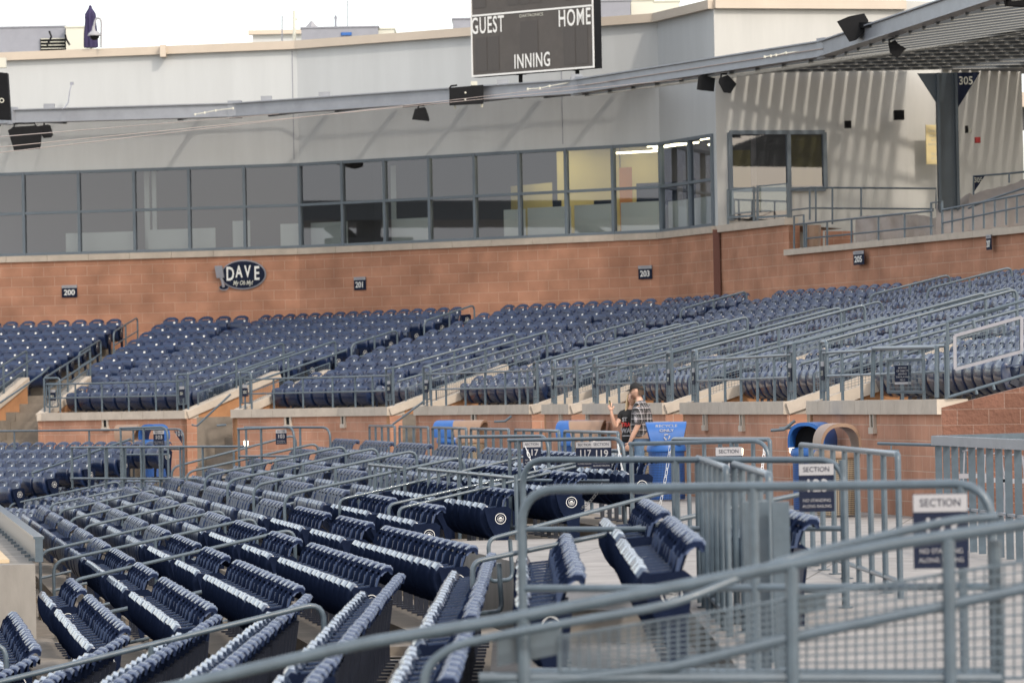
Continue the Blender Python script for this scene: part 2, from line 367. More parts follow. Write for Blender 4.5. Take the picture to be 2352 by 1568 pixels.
# little drain outlets under the cap
for x, big in ((243, 1), (663, 1), (790, 1), (1090, 1), (1290, 0), (1352, 0), (1450, 0), (1622, 0), (1707, 0), (2008, 0)):
    i, tt, p = w_at(x); t = (WP[i + 1] - WP[i]).normalized(); n = nrm(i); q = p - n * .02
    mb = MB()
    for s_ in (-1, 1):
        c = q + t * s_ * .09; mb.box((c.x, c.y, 1.27), .05, .05, .2, atan2(t.y, t.x))
    mb.box((q.x, q.y, 1.15), .26, .08, .09, atan2(t.y, t.x))
    mb.box((q.x + n.x * .01, q.y + n.y * .01, 1.27), .13, .03, .19, atan2(t.y, t.x), 1)
    o = mb.obj('drain_outlet', ['cap', 'black']); tag(o, 'pale stone drain outlet under the wall cap', 'drain', 'drain outlets along the concourse wall')
# ---------------------------------------------------------------- upper terrace
mb = MB()
ext = [WP[0]] + WP[1:]
def ring(d0, d1, z0, z1, mi=0):
    a = off(WP, d0); b = off(WP, d1)
    for j in range(4):
        mb.face([(a[j].x, a[j].y, z1), (a[j + 1].x, a[j + 1].y, z1), (b[j + 1].x, b[j + 1].y, z1), (b[j].x, b[j].y, z1)])
        mb.face([(a[j].x, a[j].y, z0), (a[j + 1].x, a[j + 1].y, z0), (a[j + 1].x, a[j + 1].y, z1), (a[j].x, a[j].y, z1)])
    mb.face([(a[4].x, a[4].y, 0), (b[4].x, b[4].y, 0), (b[4].x, b[4].y, z1), (a[4].x, a[4].y, z1)])
for i in range(2, 10):
    ring(U0 + TR * i - .25 - .36, U0 + TR * (i + 1) - .25 - .36, Z0 + RISE * (i - 1), Z0 + RISE * i)
ring(U0 + TR * 10 - .61, 13.5, Z0 + RISE * 9, Z0 + RISE * 9 + .01)
# front two rows between the stairs
for k in range(0, len(marks), 2):
    pa = wall_path(marks[k], marks[k + 1])
    if (pa[0] - pa[-1]).length < .2: continue
    # keep ends perpendicular to their own segment
    for (d0, d1, z1) in ((.30, U0 + TR - .61, Z0), (U0 + TR - .61, U0 + 2 * TR - .61, Z0 + RISE)):
        a = off(pa, d0); b = off(pa, d1)
        mb.prism([tuple(p) for p in a] + [tuple(p) for p in reversed(b)], 0.0, z1)
o = mb.obj('upper_seating_terrace', 'tread'); struct(o)
# stairs in the openings and in the aisles
for k, (i, c, t, n, hf) in enumerate(gaps):
    mb = MB(); ns = 8; rz = atan2(t.y, t.x); zt = Z0 + RISE * 2
    for s_ in range(ns):
        u = .25 + s_ * .30; z = (s_ + 1) * zt / ns; q = c + n * (u + (2.4 - u) / 2 + .3)
        ln = 2.75 - u; q = c + n * (u + ln / 2); mb.box((q.x, q.y, z / 2), hf * 2 - .02, ln, z, rz)
    for r_ in range(3, 10):
        u = U0 + TR * r_ - .61; q = c + n * (u - .15); mb.box((q.x, q.y, Z0 + RISE * (r_ - .5) - .05), 1.05, .3, .1, rz)
    o = mb.obj('concrete_stair', 'tread'); struct(o)
    # sloping side walls of the opening
    for s_ in (-1, 1):
        T = thing('stair_side_wall', 'sloping block side wall with pale coping, %s side of the %s stair' % ('left' if s_ < 0 else 'right', ['first', 'second', 'third', 'fourth', 'fifth', 'sixth', 'seventh'][k]), 'wall')
        e = c + t * s_ * (hf + .10)
        a = e + n * .0; b = e + n * 2.9
        w1 = MB(); th = t * .09
        za, zb = 1.37, Z0 + RISE * 2 + .50
        pts = [(a, 0, za), (b, 0, zb)]
        for sgn in (1, -1):
            p0 = a + th * sgn; p1 = b + th * sgn; w1.wallquad(p0, p1, 0, za, 0, 0, 0, zb)
        p0 = a - th; p1 = a + th; w1.wallquad(p0, p1, 0, za)
        w1.obj('block_face', 'woodw', T)
        c1 = MB(); c1.bar((a.x, a.y, za + .09), (b.x, b.y, zb + .09), .30, .17); c1.obj('coping', 'cap', T)
# end wall of the bowl, facing the camera
T = thing('end_wall', 'dark split-face block wall rising to the right under the last seats', 'wall')
mb = MB(); a = WP[4]; n = nrm(3); t = (WP[4] - WP[3]).normalized()
e = V2(cos(radians(-4)), sin(radians(-4)))
prev = a; b = a + e * 8
mb.wallquad(a, b, 0, 1.46, 0, 0, 0, 1.46 + 8 * .236); mb.wallquad(b + V2(0, .3), a + V2(0, .3), 0, 1.46 + 8 * .236, 0, 0, 0, 1.46)
mb.face([(a.x, a.y, 1.46), (b.x, b.y, 1.46 + 1.888), (b.x, b.y + .3, 1.46 + 1.888), (a.x, a.y + .3, 1.46)], 0)
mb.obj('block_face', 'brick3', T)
END_E = e
# ---------------------------------------------------------------- press box building
def fac(x, k): return V2(ray(x, 560).x * F / k, F / k)
F0 = V2(-15.9, 121.6); F1 = fac(690, 86.1); F2 = fac(1520, 91.0); F3 = fac(1650, 94.0)
F0 = F1 + (fac(0, 84.6) - F1) * 1.25
ZC = 5.82; ZW = 8.09; ZP = 11.35; ZT = 6.97
G2 = V2(9.87, 109.8); G3 = V2(12.9, 111.2)
B = thing('press_box_building', 'long pale stucco press box with a band of tinted windows above the seats', 'building', (F2.x, F2.y, ZC))
def addB(mb, name, mats, **k):
    o = mb.obj(name, mats, B, **k); o.location = -B.location; return o
FP = [F0, F1, F2, F3]
mb = MB()
for a, b in zip(FP, FP[1:]):
    mb.wallquad(a, b, ZW, ZP - .22); 
nF = [V2((b - a).y, -(b - a).x).normalized() for a, b in zip(FP, FP[1:])]
mb.face([(p.x, p.y, ZW) for p in FP] + [(p.x + .3, p.y + .35, ZW) for p in reversed(FP)])
addB(mb, 'stucco_wall', 'stucco')
mb = MB()
for a, b in zip(FP, FP[1:]):
    d = (b - a).normalized(); nn = V2(d.y, -d.x)
    mb.bar((a.x, a.y, ZP - .11), (b.x, b.y, ZP - .11), .30, .22)
mb.bar((F3.x, F3.y - .02, ZP - .11), (G2.x, G2.y - .02, ZP - .11), .3, .22)
addB(mb, 'parapet_trim', 'parapet')
for x in (672, 1290):
    r = ray(x, 180)
    for a, b in zip(FP, FP[1:]):
        d = b - a; t = (r.x * a.y - a.x) / (d.x - r.x * d.y)
        if t <= 1: p = a + d * t; break
    mb = MB(); mb.bar((p.x, p.y - .003, ZW + .1), (p.x, p.y - .003, ZP - .25), .02, .012, 0, Vector((0, 1, 0))); addB(mb, 'wall_joint', 'hvac')
# roof
mb = MB(); mb.face([(F0.x, F0.y, ZP - .5), (F1.x, F1.y, ZP - .5), (F2.x, F2.y, ZP - .5), (F3.x, F3.y, ZP - .5), (G2.x, G2.y, ZP - .5), (G2.x, 140, ZP - .5), (F0.x, 140, ZP - .5)])
addB(mb, 'roof', 'roof')
# right hand block
mb = MB(); mb.wallquad(F3, G2, 4.2, ZP - .22)
o = addB(mb, 'side_wall', 'stucco2')
mb = MB(); mb.wallquad(G2, G3, 3.5, ZP); mb.wallquad(G3, G3 + V2(.3, 8), 3.5, ZP)
addB(mb, 'end_wall', 'stucco2')
# window band: mullion columns read off the picture
MX = [-70, 55, 182, 309, 435, 562, 690, 788, 885, 988, 1092, 1195, 1302, 1410, 1520, 1587, 1640]
def on_fac(x):
    r = ray(x, 450)
    for a, b in zip(FP, FP[1:]):
        d = b - a; t = (r.x * a.y - a.x) / (d.x - r.x * d.y)
        if t <= 1.0001: return a + d * t
    return FP[-1]
mp = [on_fac(x) for x in MX]
for k in range(len(mp) - 1):
    a, b = mp[k], mp[k + 1]; d = (b - a).normalized(); L = (b - a).length
    fm = MB()
    A = Vector((a.x, a.y, 0)); Bv = Vector((b.x, b.y, 0)); D = Vector((d.x, d.y, 0)); N = Vector((d.y, -d.x, 0))
    def P(q, z): return Vector((q.x, q.y, z))
    fm.bar(P(A, ZC), P(A, ZW), .075, .14, 0, N); 
    if k == len(mp) - 2: fm.bar(P(Bv, ZC), P(Bv, ZW), .075, .14, 0, N)
    for z, hh in ((ZC + .04, .07), (ZT, .07), (ZW - .04, .08)):
        fm.bar(P(A + D * .04, z), P(Bv - D * .04, z), .12, hh)
    fr = fm.obj('window', 'frame', B); fr.location = -B.location
    for z0, z1 in ((ZC + .075, ZT - .035), (ZT + .035, ZW - .08)):
        g = MB(); g.face([P(A + D * .04, z0), P(Bv - D * .04, z0), P(Bv - D * .04, z1), P(A + D * .04, z1)]); g.obj('pane', 'glass', fr)
# corner pier and the strip between band and corner
mb = MB(); mb.wallquad(mp[-1], F3, ZC, ZW); addB(mb, 'corner_pier', 'stucco')
# interior seen through the glass
def inb(x, dep, z): 
    p = on_fac(x); return Vector((p.x, p.y, z)) + Vector((0.25, .97, 0)) * dep
mb = MB()
xs = [-420, 690, 1515, 1640]
fl = [inb(x, .12, 5.5) for x in xs]; bk = [inb(x, 7.0, 5.5) for x in xs]
for j in range(3):
    mb.face([fl[j], fl[j + 1], bk[j + 1], bk[j]]); 
    mb.face([p + UP * 3.0 for p in (fl[j], bk[j], bk[j + 1], fl[j + 1])], 1)
    mb.face([bk[j], bk[j + 1], bk[j + 1] + UP * 3, bk[j] + UP * 3], 1)
mb.face([bk[3], fl[3], fl[3] + UP * 3, bk[3] + UP * 3], 1)
addB(mb, 'interior_room', ['carpet', 'iwall'])
mb = MB()
for x0, x1, zt in ((135, 290, 6.42), (325, 480, 6.45), (700, 785, 6.5), (892, 980, 6.5), (1145, 1195, 6.6), (1200, 1300, 6.62), (1308, 1405, 6.63), (1415, 1515, 6.64), (1525, 1640, 6.6), (520, 560, 6.62), (630, 680, 6.5)):
    a = inb(x0, .5, 5.6); b = inb(x1, .5, 5.6); c = (a + b) / 2; d = b - a
    mb.frame(Vector((c.x, c.y, (5.6 + zt) / 2)), d / 2, Vector((0, .05, 0)), UP * (zt - 5.6) / 2)
addB(mb, 'counter', 'desk')
mb = MB()
a = inb(1212, 3.2, 5.6); b = inb(1335, 4.4, 5.6); mb.face([a, b, b + UP * 2.75, a + UP * 2.75])
a = inb(1335, 4.5, 5.6); b = inb(1405, 5.5, 5.6); mb.face([a, b, b + UP * 2.75, a + UP * 2.75])
a = inb(1085, 4.0, 5.6); b = inb(1200, 3.2, 5.6); mb.face([a, b, b + UP * 1.8, a + UP * 1.8])
addB(mb, 'partition', 'iyel')
mb = MB(); a = inb(1338, 4.2, 5.6); b = inb(1368, 4.2, 5.6); c = (a + b) / 2; mb.frame(c + UP * 1.1, (b - a) / 2, Vector((0, .03, 0)), UP * 1.05); addB(mb, 'interior_door', 'door')
mb = MB()
for x0, x1, dep, z in ((1385, 1480, 1.6, 8.02), (1485, 1590, .9, 8.05), (1600, 1640, 1.5, 8.0)):
    a = inb(x0, dep, z - .04); b = inb(x1, dep, z - .04); mb.frame((a + b) / 2, (b - a) / 2, Vector((0, .14, 0)), UP * .015)
for x0, x1, dep, z in ((1230, 1320, 2.6, 8.3), (1400, 1500, 4.5, 8.3), (1545, 1625, 3.5, 8.3), (1100, 1180, 2.4, 8.3)):  # extra glowing panels added deeper in to brighten the room
    a = inb(x0, dep, z); b = inb(x1, dep, z); mb.frame((a + b) / 2, (b - a) / 2, Vector((0, .3, 0)), UP * .012)
addB(mb, 'ceiling_light_and_fill', 'light')
mb = MB()
for x0, x1, z0, z1, dep in ((290, 302, 5.6, 8.3, 1.5), (316, 326, 5.6, 8.3, 1.2), (830, 842, 5.6, 8.0, 2), (850, 862, 5.6, 8.0, 2), (1418, 1512, 6.6, 7.2, 2.2), (1345, 1385, 6.5, 6.75, .9), (1250, 1270, 6.55, 6.8, .9), (1530, 1560, 6.5, 7.2, 2.0)):
    a = inb(x0, dep, 0); b = inb(x1, dep, 0); c = (a + b) / 2; mb.frame(Vector((c.x, c.y, (z0 + z1) / 2)), (b - a) / 2, Vector((0, .08, 0)), UP * (z1 - z0) / 2, 1 if x0 > 1240 else 0)
addB(mb, 'interior_fitting', ['desk', 'navyp'])
# big window of the right hand block
def on_g(x, y=400, back=0.0):
    r = ray(x, y); d = G2 - F3; t = (r.x * F3.y - F3.x) / (d.x - r.x * d.y); p = F3 + d * t; return V2(p.x, p.y + back)
d = (G2 - F3).normalized(); NN = Vector((d.y, -d.x, 0))
fm = MB(); xa, xb, xm = on_g(1677), on_g(1894), on_g(1811)
za = at(1780, 434, xa.y).z; zb = at(1780, 303, xa.y).z; zl = at(1740, 506, xa.y).z
for p in (xa, xb, xm): fm.bar((p.x, p.y - .02, zl if p is not xb else za), (p.x, p.y - .02, zb), .10, .16, 0, NN)
for z in (za, zb): fm.bar((xa.x, xa.y - .03, z), (xb.x, xb.y - .03, z), .15, .10)
fr = fm.obj('window', 'frame', B); fr.location = -B.location
for a, b, zq in ((xa, xm, zl), (xm, xb, za)):
    g = MB(); g.face([(a.x, a.y - .03, zq), (b.x, b.y - .03, zq), (b.x, b.y - .03, zb), (a.x, a.y - .03, zb)]); g.obj('pane', 'glass', fr)
g = MB(); g.face([(xa.x, xa.y - .012, zl), (xm.x, xm.y - .012, zl), (xm.x, xm.y - .012, zb), (xa.x, xa.y - .012, zb)]); g.face([(xm.x, xm.y - .012, za), (xb.x, xb.y - .012, za), (xb.x, xb.y - .012, zb), (xm.x, xm.y - .012, zb)])  # flat sheet behind the glass, dim room painted on it
def qd(x0, x1, y0, y1, mi):
    a, b = on_g(x0), on_g(x1); z0 = at(x0, y1, a.y).z; z1 = at(x0, y0, a.y).z
    g.face([(a.x, a.y - .018, z0), (b.x, b.y - .018, z0), (b.x, b.y - .018, z1), (a.x, a.y - .018, z1)], mi)
qd(1726, 1738, 310, 425, 1); qd(1815, 1888, 310, 425, 2); qd(1682, 1724, 345, 430, 2)
o = addB(g, 'room_backing', ['carpet', 'iwall', mat('dim_yellow_room', (0.20, 0.17, 0.07), .9)])
# ---------------------------------------------------------------- brick walls under the band
RW0 = F3; RW1 = V2(ray(2352, 520).x * F / 110.5, F / 110.5); RW2 = RW1 + (RW1 - F3) * .35
T = thing('block_wall', 'long rust-red block wall with pale cap under the window band', 'wall', (F1.x, F1.y, 2.9))
mb = MB(); u = 0; fo = off(FP, -.10)
for a, b in zip(fo, fo[1:]): u = mb.wallquad(a, b, 2.6, ZC - .17, u)
o = mb.obj('block_face', 'brick', T); o.location = -T.location
def cap_run(pl, z0, z1, w0, w1, T, step=1.2):
    mb = MB(); a = off(pl, w0); b = off(pl, w1)
    for j in range(len(pl) - 1):
        ln = (a[j + 1] - a[j]).length; q = max(1, round(ln / step))
        for s_ in range(q):
            f0, f1 = (s_ + .004) / q, (s_ + 1 - .004) / q
            mb.prism([tuple(a[j].lerp(a[j + 1], f0)), tuple(a[j].lerp(a[j + 1], f1)), tuple(b[j].lerp(b[j + 1], f1)), tuple(b[j].lerp(b[j + 1], f0))], z0, z1)
    o = mb.obj('cap_stone', 'cap', T); o.location = -T.location
cap_run(FP, ZC - .168, ZC - .003, -.17, -.01, T)
T = thing('block_wall', 'rust-red block wall on the right with the section 205 and 207 signs', 'wall', (RW0.x, RW0.y, 2.9))
RB = [RW0 + V2(0, -.1), RW1, RW2]
r = ray(1812, 560); dd = RW1 - RB[0]; tt = (r.x * RB[0].y - RB[0].x) / (dd.x - r.x * dd.y); RM = RB[0] + dd * tt
mb = MB(); u = mb.wallquad(RB[0], RM, 2.6, ZC - .17); u = mb.wallquad(RM, RW1, 2.6, 4.93, u); mb.wallquad(RW1, RW2, 2.6, 4.93, u)
mb.wallquad(RM + V2(.3, .6), RM, 4.93, ZC - .17)
mb.face([(RM.x, RM.y, ZC - .17), (RB[0].x, RB[0].y, ZC - .17), (RB[0].x + 1.5, RB[0].y + 3, ZC - .17), (RM.x + 1.5, RM.y + 3, ZC - .17)])
o = mb.obj('block_face', 'brick', T); o.location = -T.location
cap_run([RB[0] + (RM - RB[0]) * .03, RM], ZC - .168, ZC - .003, -.10, .25, T)
cap_run([RM - (RM - RB[0]).normalized() * .1, RW1, RW2], 4.932, 5.07, -.10, .3, T)
o = MB(); o.bar((F3.x - .06, F3.y - .22, 2.6), (F3.x - .06, F3.y - .22, ZC - .1), .16, .16); o = o.obj('corner_downpipe', mat('dark_red_block', (.14, .06, .045), .8)); tag(o, 'dark red vertical pipe in the corner of the block wall', 'pipe')
# right terrace floor + inner low brick wall
mb = MB(); mb.face([(RM.x, RM.y, 4.6), (RW2.x, RW2.y, 4.6), (RW2.x + 12, RW2.y + 10, 4.6), (G3.x + 6, G3.y, 4.6), (RM.x + 1, 109.5, 4.6)]); struct(mb.obj('upper_terrace_floor', 'tread'))
# expansion line and canopy
ZB = 1.67 + 7.40
cb_px = [(-60, 290, 92), (25, 283, 92), (540, 268, 92.9), (1330, 215, 98.2), (1895, 130, 108.6), (2352, -20, 128), (2600, -110, 140)]
BP = [V2(ray(x, y).x * (F / ((918 - .0192 * (x - 1176) - y) / 7.40)), F / ((918 - .0192 * (x - 1176) - y) / 7.40)) for x, y, k in cb_px]
CAN = thing('canopy', 'steel shade canopy with grey box fascia running over the upper seats', 'canopy', (BP[3].x, BP[3].y, ZB))
def addC(mb, name, mats, **k):
    o = mb.obj(name, mats, CAN, **k); o.location = -CAN.location; return o
BH = .35
for j in range(len(BP) - 1):
    a, b = BP[j], BP[j + 1]; d = (b - a).normalized()
    mb = MB(); mb.bar((a.x, a.y, ZB + BH / 2), (b.x, b.y, ZB + BH / 2), .16, BH)
    mb.bar((a.x, a.y, ZB + .01), (b.x, b.y, ZB + .01), .34, .03); mb.bar((a.x, a.y, ZB + BH - .01), (b.x, b.y, ZB + BH - .01), .3, .03)
    addC(mb, 'fascia_beam', 'beam')
    mb = MB(); mb.bar((b.x, b.y, ZB - .04), (b.x, b.y, ZB + BH + .06), .22, .34, 0, Vector((d.x, d.y, 0))); addC(mb, 'joint_plate', 'beam')
# deck: inner line at the wall, higher
WL = [F0 + (F0 - F1).normalized() * .2, F0, F1, F2, F3 + V2(0, -.05), G2 + V2(.6, -.8), G2 + V2(6.5, -6)]
ZI = 1.67 + 7.62
def deckpt(j, s): a = BP[j]; b = WL[j]; return Vector((a.x + (b.x - a.x) * s, a.y + (b.y - a.y) * s, ZB + .06 + (ZI + .22 - ZB) * s))
mb = MB()
for j in range(3):      # fine open louvres
    L = (WL[j + 1] - WL[j]).length; cnt = int(L / .10)
    for k in range(cnt):
        f0 = k / cnt; f1 = (k + .52) / cnt
        p = [deckpt(j, 0).lerp(deckpt(j + 1, 0), f) for f in (f0, f1)]; q = [deckpt(j, 1).lerp(deckpt(j + 1, 1), f) for f in (f0, f1)]
        mb.face([p[0], p[1], q[1], q[0]], 1)
addC(mb, 'deck', ['deck', 'deckpan'])
# right hand part: slats run away from the camera, joists cross them
def beam_x(y):
    for a, b in zip(BP[2:], BP[3:]):
        if (a.y - y) * (b.y - y) <= 0: return a.x + (b.x - a.x) * (y - a.y) / (b.y - a.y)
    return BP[-1].x + .2
def dz(x, y): return ZB + .07 + .50 * min(1.0, max(0.0, (x - beam_x(y)) / 4.5))
def wall_y(x): return F3.y - .06 + (G2.y - F3.y) * (x - F3.x) / (G2.x - F3.x) if F3.x < x < G2.x else (FP[2].y + (F3.y - FP[2].y) * (x - FP[2].x) / (F3.x - FP[2].x) - .1 if x <= F3.x else 112.0)
mb = MB(); ang = .44; c = FP[2].x + .3
while c < 19:
    ye = wall_y(min(c, 17)); n = 14; row = []
    for k in range(n + 1):
        y = 70 + (ye - 70) * k / n; x = c + (ye - y) * ang
        if x > beam_x(y) + .05: row.append((x, y))
    for (xa, ya), (xb, yb) in zip(row, row[1:]):
        w_ = .235; mb.face([(xa, ya, dz(xa, ya)), (xb, yb, dz(xb, yb)), (xb + w_, yb, dz(xb, yb)), (xa + w_, ya, dz(xa, ya))], 0)
        mb.face([(xa, ya, dz(xa, ya) + .04), (xa + w_, ya, dz(xa, ya) + .04), (xb + w_, yb, dz(xb, yb) + .04), (xb, yb, dz(xb, yb) + .04)], 0)
        mb.face([(xa, ya, dz(xa, ya)), (xa, ya, dz(xa, ya) + .04), (xb, yb, dz(xb, yb) + .04), (xb, yb, dz(xb, yb))], 1)
        w2 = .315; mb.face([(xa + w_, ya, dz(xa, ya) + .14), (xb + w_, yb, dz(xb, yb) + .14), (xb + w_ + .045, yb, dz(xb, yb) + .14), (xa + w_ + .045, ya, dz(xa, ya) + .14)], 1)
    c += .31
addC(mb, 'deck', ['deck', 'deckpan'])
y = 71.0
while y < 108.5:
    x0 = beam_x(y) + .1; x1 = min(20, x0 + 14); mb = MB()
    if x0 < 5.0 and y > 104: x1 = x0 + 12
    pts = [(x0, dz(x0, y)), (x0 + 4.5, dz(x0 + 4.5, y)), (x1, dz(x1, y))]
    for (xa, za), (xb, zb2) in zip(pts, pts[1:]):
        mb.bar((xa, y, za - .075), (xb, y, zb2 - .075), .05, .13, 0); mb.bar((xa, y - .01, za - .15), (xb, y - .01, zb2 - .15), .10, .018, 1)
    addC(mb, 'joist', ['deck', 'purlin']); y += 1.05
mb = MB()
for j in range(3):
    for s in [.18, .42, .66, .9]: mb.bar(deckpt(j, s) - UP * .03, deckpt(j + 1, s) - UP * .03, .05, .06)
addC(mb, 'purlin', 'purlin')
for j in range(3):
    nr_ = max(2, int((BP[j + 1] - BP[j]).length / 2.1))
    for k in range(nr_):
        f = (k + .5) / nr_; a = deckpt(j, 0.03).lerp(deckpt(j + 1, 0.03), f); b = deckpt(j, .97).lerp(deckpt(j + 1, .97), f); mb = MB()
        mb.bar(a - UP * .07, b - UP * .05, .10, .10); addC(mb, 'rafter', 'deck')
def beam_at(x, y=240):
    r = ray(x, y)
    for a, b in zip(BP, BP[1:]):
        d = b - a; t = (r.x * a.y - a.x) / (d.x - r.x * d.y)
        if t <= 1: return (a + d * t).y
    return BP[-1].y
# small blocks on top of the beam
for x, y in ((113, 247), (612, 229), (745, 219), (1155, 205), (1325, 181)):
    r = ray(x, y)
    for a, b in zip(BP, BP[1:]):
        d = b - a; t = (r.x * a.y - a.x) / (d.x - r.x * d.y)
        if 0 <= t <= 1: p = a + d * t; break
    o = MB(); o.box((0, 0, .05), .28, .2, .14); o = o.obj('beam_bracket', 'beam', CAN); o.location = Vector((p.x, p.y, ZB + BH)) - CAN.location
# column with gussets
cx = at(2176, 300, 99.0)
T = thing('canopy_column', 'dark steel column with triangular gussets and the number 305', 'column', (cx.x, cx.y, 4.6))
zt = at(2176, 168, 99.0).z
mb = MB(); mb.box((0, 0, (zt - 4.6) / 2), .46, .10, zt - 4.6); mb.box((-.20, 0, (zt - 4.6) / 2), .06, .42, zt - 4.6 - .01); mb.box((.20, 0, (zt - 4.6) / 2), .06, .42, zt - 4.6 - .01); mb.obj('shaft', 'column', T)
for s_, wd in ((-1, .42), (1, .52)):
    mb = MB(); h = zt - 4.6; hh = .80 if s_ > 0 else .68
    tri = [(s_ * .231, h), (s_ * (.231 + wd), h), (s_ * .231, h - hh)]
    for y in (-.05, -.02): mb.face([(p[0], y, p[1]) for p in (tri if (s_ > 0) == (y < -.03) else reversed(tri))])
    for i in range(3):
        p, q = tri[i], tri[(i + 1) % 3]; mb.face([(p[0], -.05, p[1]), (q[0], -.05, q[1]), (q[0], -.02, q[1]), (p[0], -.02, p[1])])
    mb.obj('gusset', 'navyp' if s_ > 0 else 'column', T)
text_mb('305', .25, 'hvac2', 'number', T, (.43, -.056, zt - 4.6 - .19), (1, 0, 0), (0, 0, 1), .85, .004)
# ================================================================== SEATS
def seat_parts():
    """the parts of one tipped-up stadium seat: +Y is forward, origin on the floor under the back"""
    P = {}
    mb = MB(); lv = [(.13, .34), (.125, .44), (.098, .56), (.062, .66), (.042, .722), (.036, .744), (.024, .778), (.0, .805), (-.032, .822), (-.066, .818), (-.086, .79)]
    nx = 8; vs = []; idx = {}
    for r, (f, z) in enumerate(lv):
        for c in range(nx + 1):
            u = -1 + 2 * c / nx; w = .212 - (.02 if r == 0 else 0) - (.012 * max(0, r - 6))
            ff = f - .030 * (1 - u * u) * (1 if r < 8 else .6); zz = z - ((.062 if r > 5 else .02) * abs(u) ** 3.2 if r >= 5 else 0)
            vs.append((u * w, ff, zz))
    for r in range(len(lv) - 1):
        for c in range(nx):
            if r == 4 and 1 < c < nx - 2: continue
            a = r * (nx + 1) + c; idx[(r, c)] = (a, a + 1, a + nx + 2, a + nx + 1)
    n0 = len(vs); fs = [tuple(reversed(f)) for f in idx.values()]
    bk = [(x, y - .020, z - (.004 if z > .8 else 0)) for x, y, z in vs]
    fs += [tuple(n0 + i for i in f) for f in idx.values()]
    R = len(lv) - 1; rim = [(r * (nx + 1), (r + 1) * (nx + 1)) for r in range(R)]
    for a, b in rim: fs.append((a, b, n0 + b, n0 + a)); fs.append((b + nx, a + nx, n0 + a + nx, n0 + b + nx))
    for c in range(nx): fs.append((c + 1, c, n0 + c, n0 + c + 1)); q = R * (nx + 1) + c; fs.append((q, q + 1, n0 + q + 1, n0 + q))
    mb.grid(vs + bk, fs)
    for i, f in enumerate(fs):
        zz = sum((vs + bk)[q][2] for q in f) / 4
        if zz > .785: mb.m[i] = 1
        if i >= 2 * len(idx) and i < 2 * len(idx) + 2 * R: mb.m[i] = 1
    P['backrest'] = (mb, ['navy', 'navy_top_light'], True)
    mb = MB(); pr = [(.10, .20), (.20, .22), (.285, .30), (.335, .42), (.345, .52), (.330, .60), (.295, .645), (.255, .635), (.235, .59), (.215, .46), (.15, .32)]
    xs = [(-.205, .96), (-.19, 1), (-.1, 1.02), (0, 1.03), (.1, 1.02), (.19, 1), (.205, .96)]; vs = []; fs = []
    for x, k in xs:
        for f, z in pr: vs.append((x, f * (1 + (k - 1) * 1.2), z * k if z > .5 else z))
    n = len(pr)
    for i in range(len(xs) - 1):
        for j in range(n): fs.append((i * n + j, i * n + (j + 1) % n, (i + 1) * n + (j + 1) % n, (i + 1) * n + j))
    fs.append(tuple(reversed(range(n)))); fs.append(tuple((len(xs) - 1) * n + j for j in range(n)))
    mb.grid(vs, fs)
    for i, f in enumerate(fs[:-2]):
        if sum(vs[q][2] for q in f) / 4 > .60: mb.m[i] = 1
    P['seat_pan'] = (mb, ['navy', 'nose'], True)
    mb = MB(); mb.bar((-.25, .06, .605), (-.25, .27, .585), .030, .018); mb.bar((-.25, .10, .45), (-.25, .055, .70), .016, .022); P['armrest'] = (mb, ['navy_top_light'], False)
    mb = MB(); mb.bar((-.25, .06, .02), (-.25, .06, .34), .028, .05); mb.bar((-.25, .08, .30), (-.25, .04, .59), .022, .09); mb.bar((-.25, .08, .33), (-.25, .22, .40), .022, .09); mb.box((-.25, .06, .012), .06, .20, .02); P['leg'] = (mb, ['iron'], False)
    mb = MB(); k = 10
    pts = [(-.105 + .031 * cos(2 * pi * i / k), .012 - .025, .672 + .026 * sin(2 * pi * i / k)) for i in range(k)]
    mb.face([(x, .066 - (z - .672) * .34 - .002 - .030 * (1 - (x / .222) ** 2) + .006, z) for x, y, z in pts]); P['number_tag'] = (mb, ['tagw'], False)
    return P
SP = seat_parts()
SME = {k: v[0].mesh(k, v[1], v[2]) for k, v in SP.items()}
seats = []          # (x, y, z, angle of facing, label)
ends = []           # aisle end panels (x, y, z, ang, letter)
def face_ang(v): return atan2(-v.x, v.y)   # local +Y -> v
def run(p0, d, n, z, facing, lab, pitch=.5, start=.25):
    for k in range(n):
        p = p0 + d * (start + pitch * k + random.uniform(-.006, .006)); seats.append((p.x + random.uniform(-.008, .008), p.y, z, face_ang(facing) + random.uniform(-.022, .022), lab))
# ---- upper bowl
ordw = ['front', 'second', 'third', 'fourth', 'fifth', 'sixth', 'seventh', 'eighth', 'ninth', 'top']
blk = ['far left', 'left', 'middle', 'right']
for r_ in range(10):
    ln = off(WP, U0 + TR * r_); z = Z0 + RISE * r_
    for i in range(4):
        a, b = ln[i], ln[i + 1]; d = (b - a); L = d.length; d.normalize(); n = nrm(i)
        pos = .30
        gp = []
        for (gi, c, t, gn, hf) in gaps:
            if gi != i: continue
            s0 = (c - a).dot(d); e_ = hf + .30 if r_ < 3 else .56; gp.append((s0 - e_, s0 + e_))
        gp.sort()
        if i == 3 and r_ >= 0: L -= .1
        while pos + .25 < L:
            hit = [g for g in gp if pos + .25 > g[0] and pos - .25 < g[1]]
            if hit: pos = hit[0][1] + .2501; continue
            p = a + d * pos; seats.append((p.x, p.y, z, face_ang(-n), 'navy tip-up seat in the %s row of the %s upper block' % (ordw[r_], blk[i])))
            pos += .5
        for g in gp:
            if 0 < g[0] < L:
                p = a + d * (g[0] - .02); ends.append((p.x, p.y, z, face_ang(-n), '', 1))
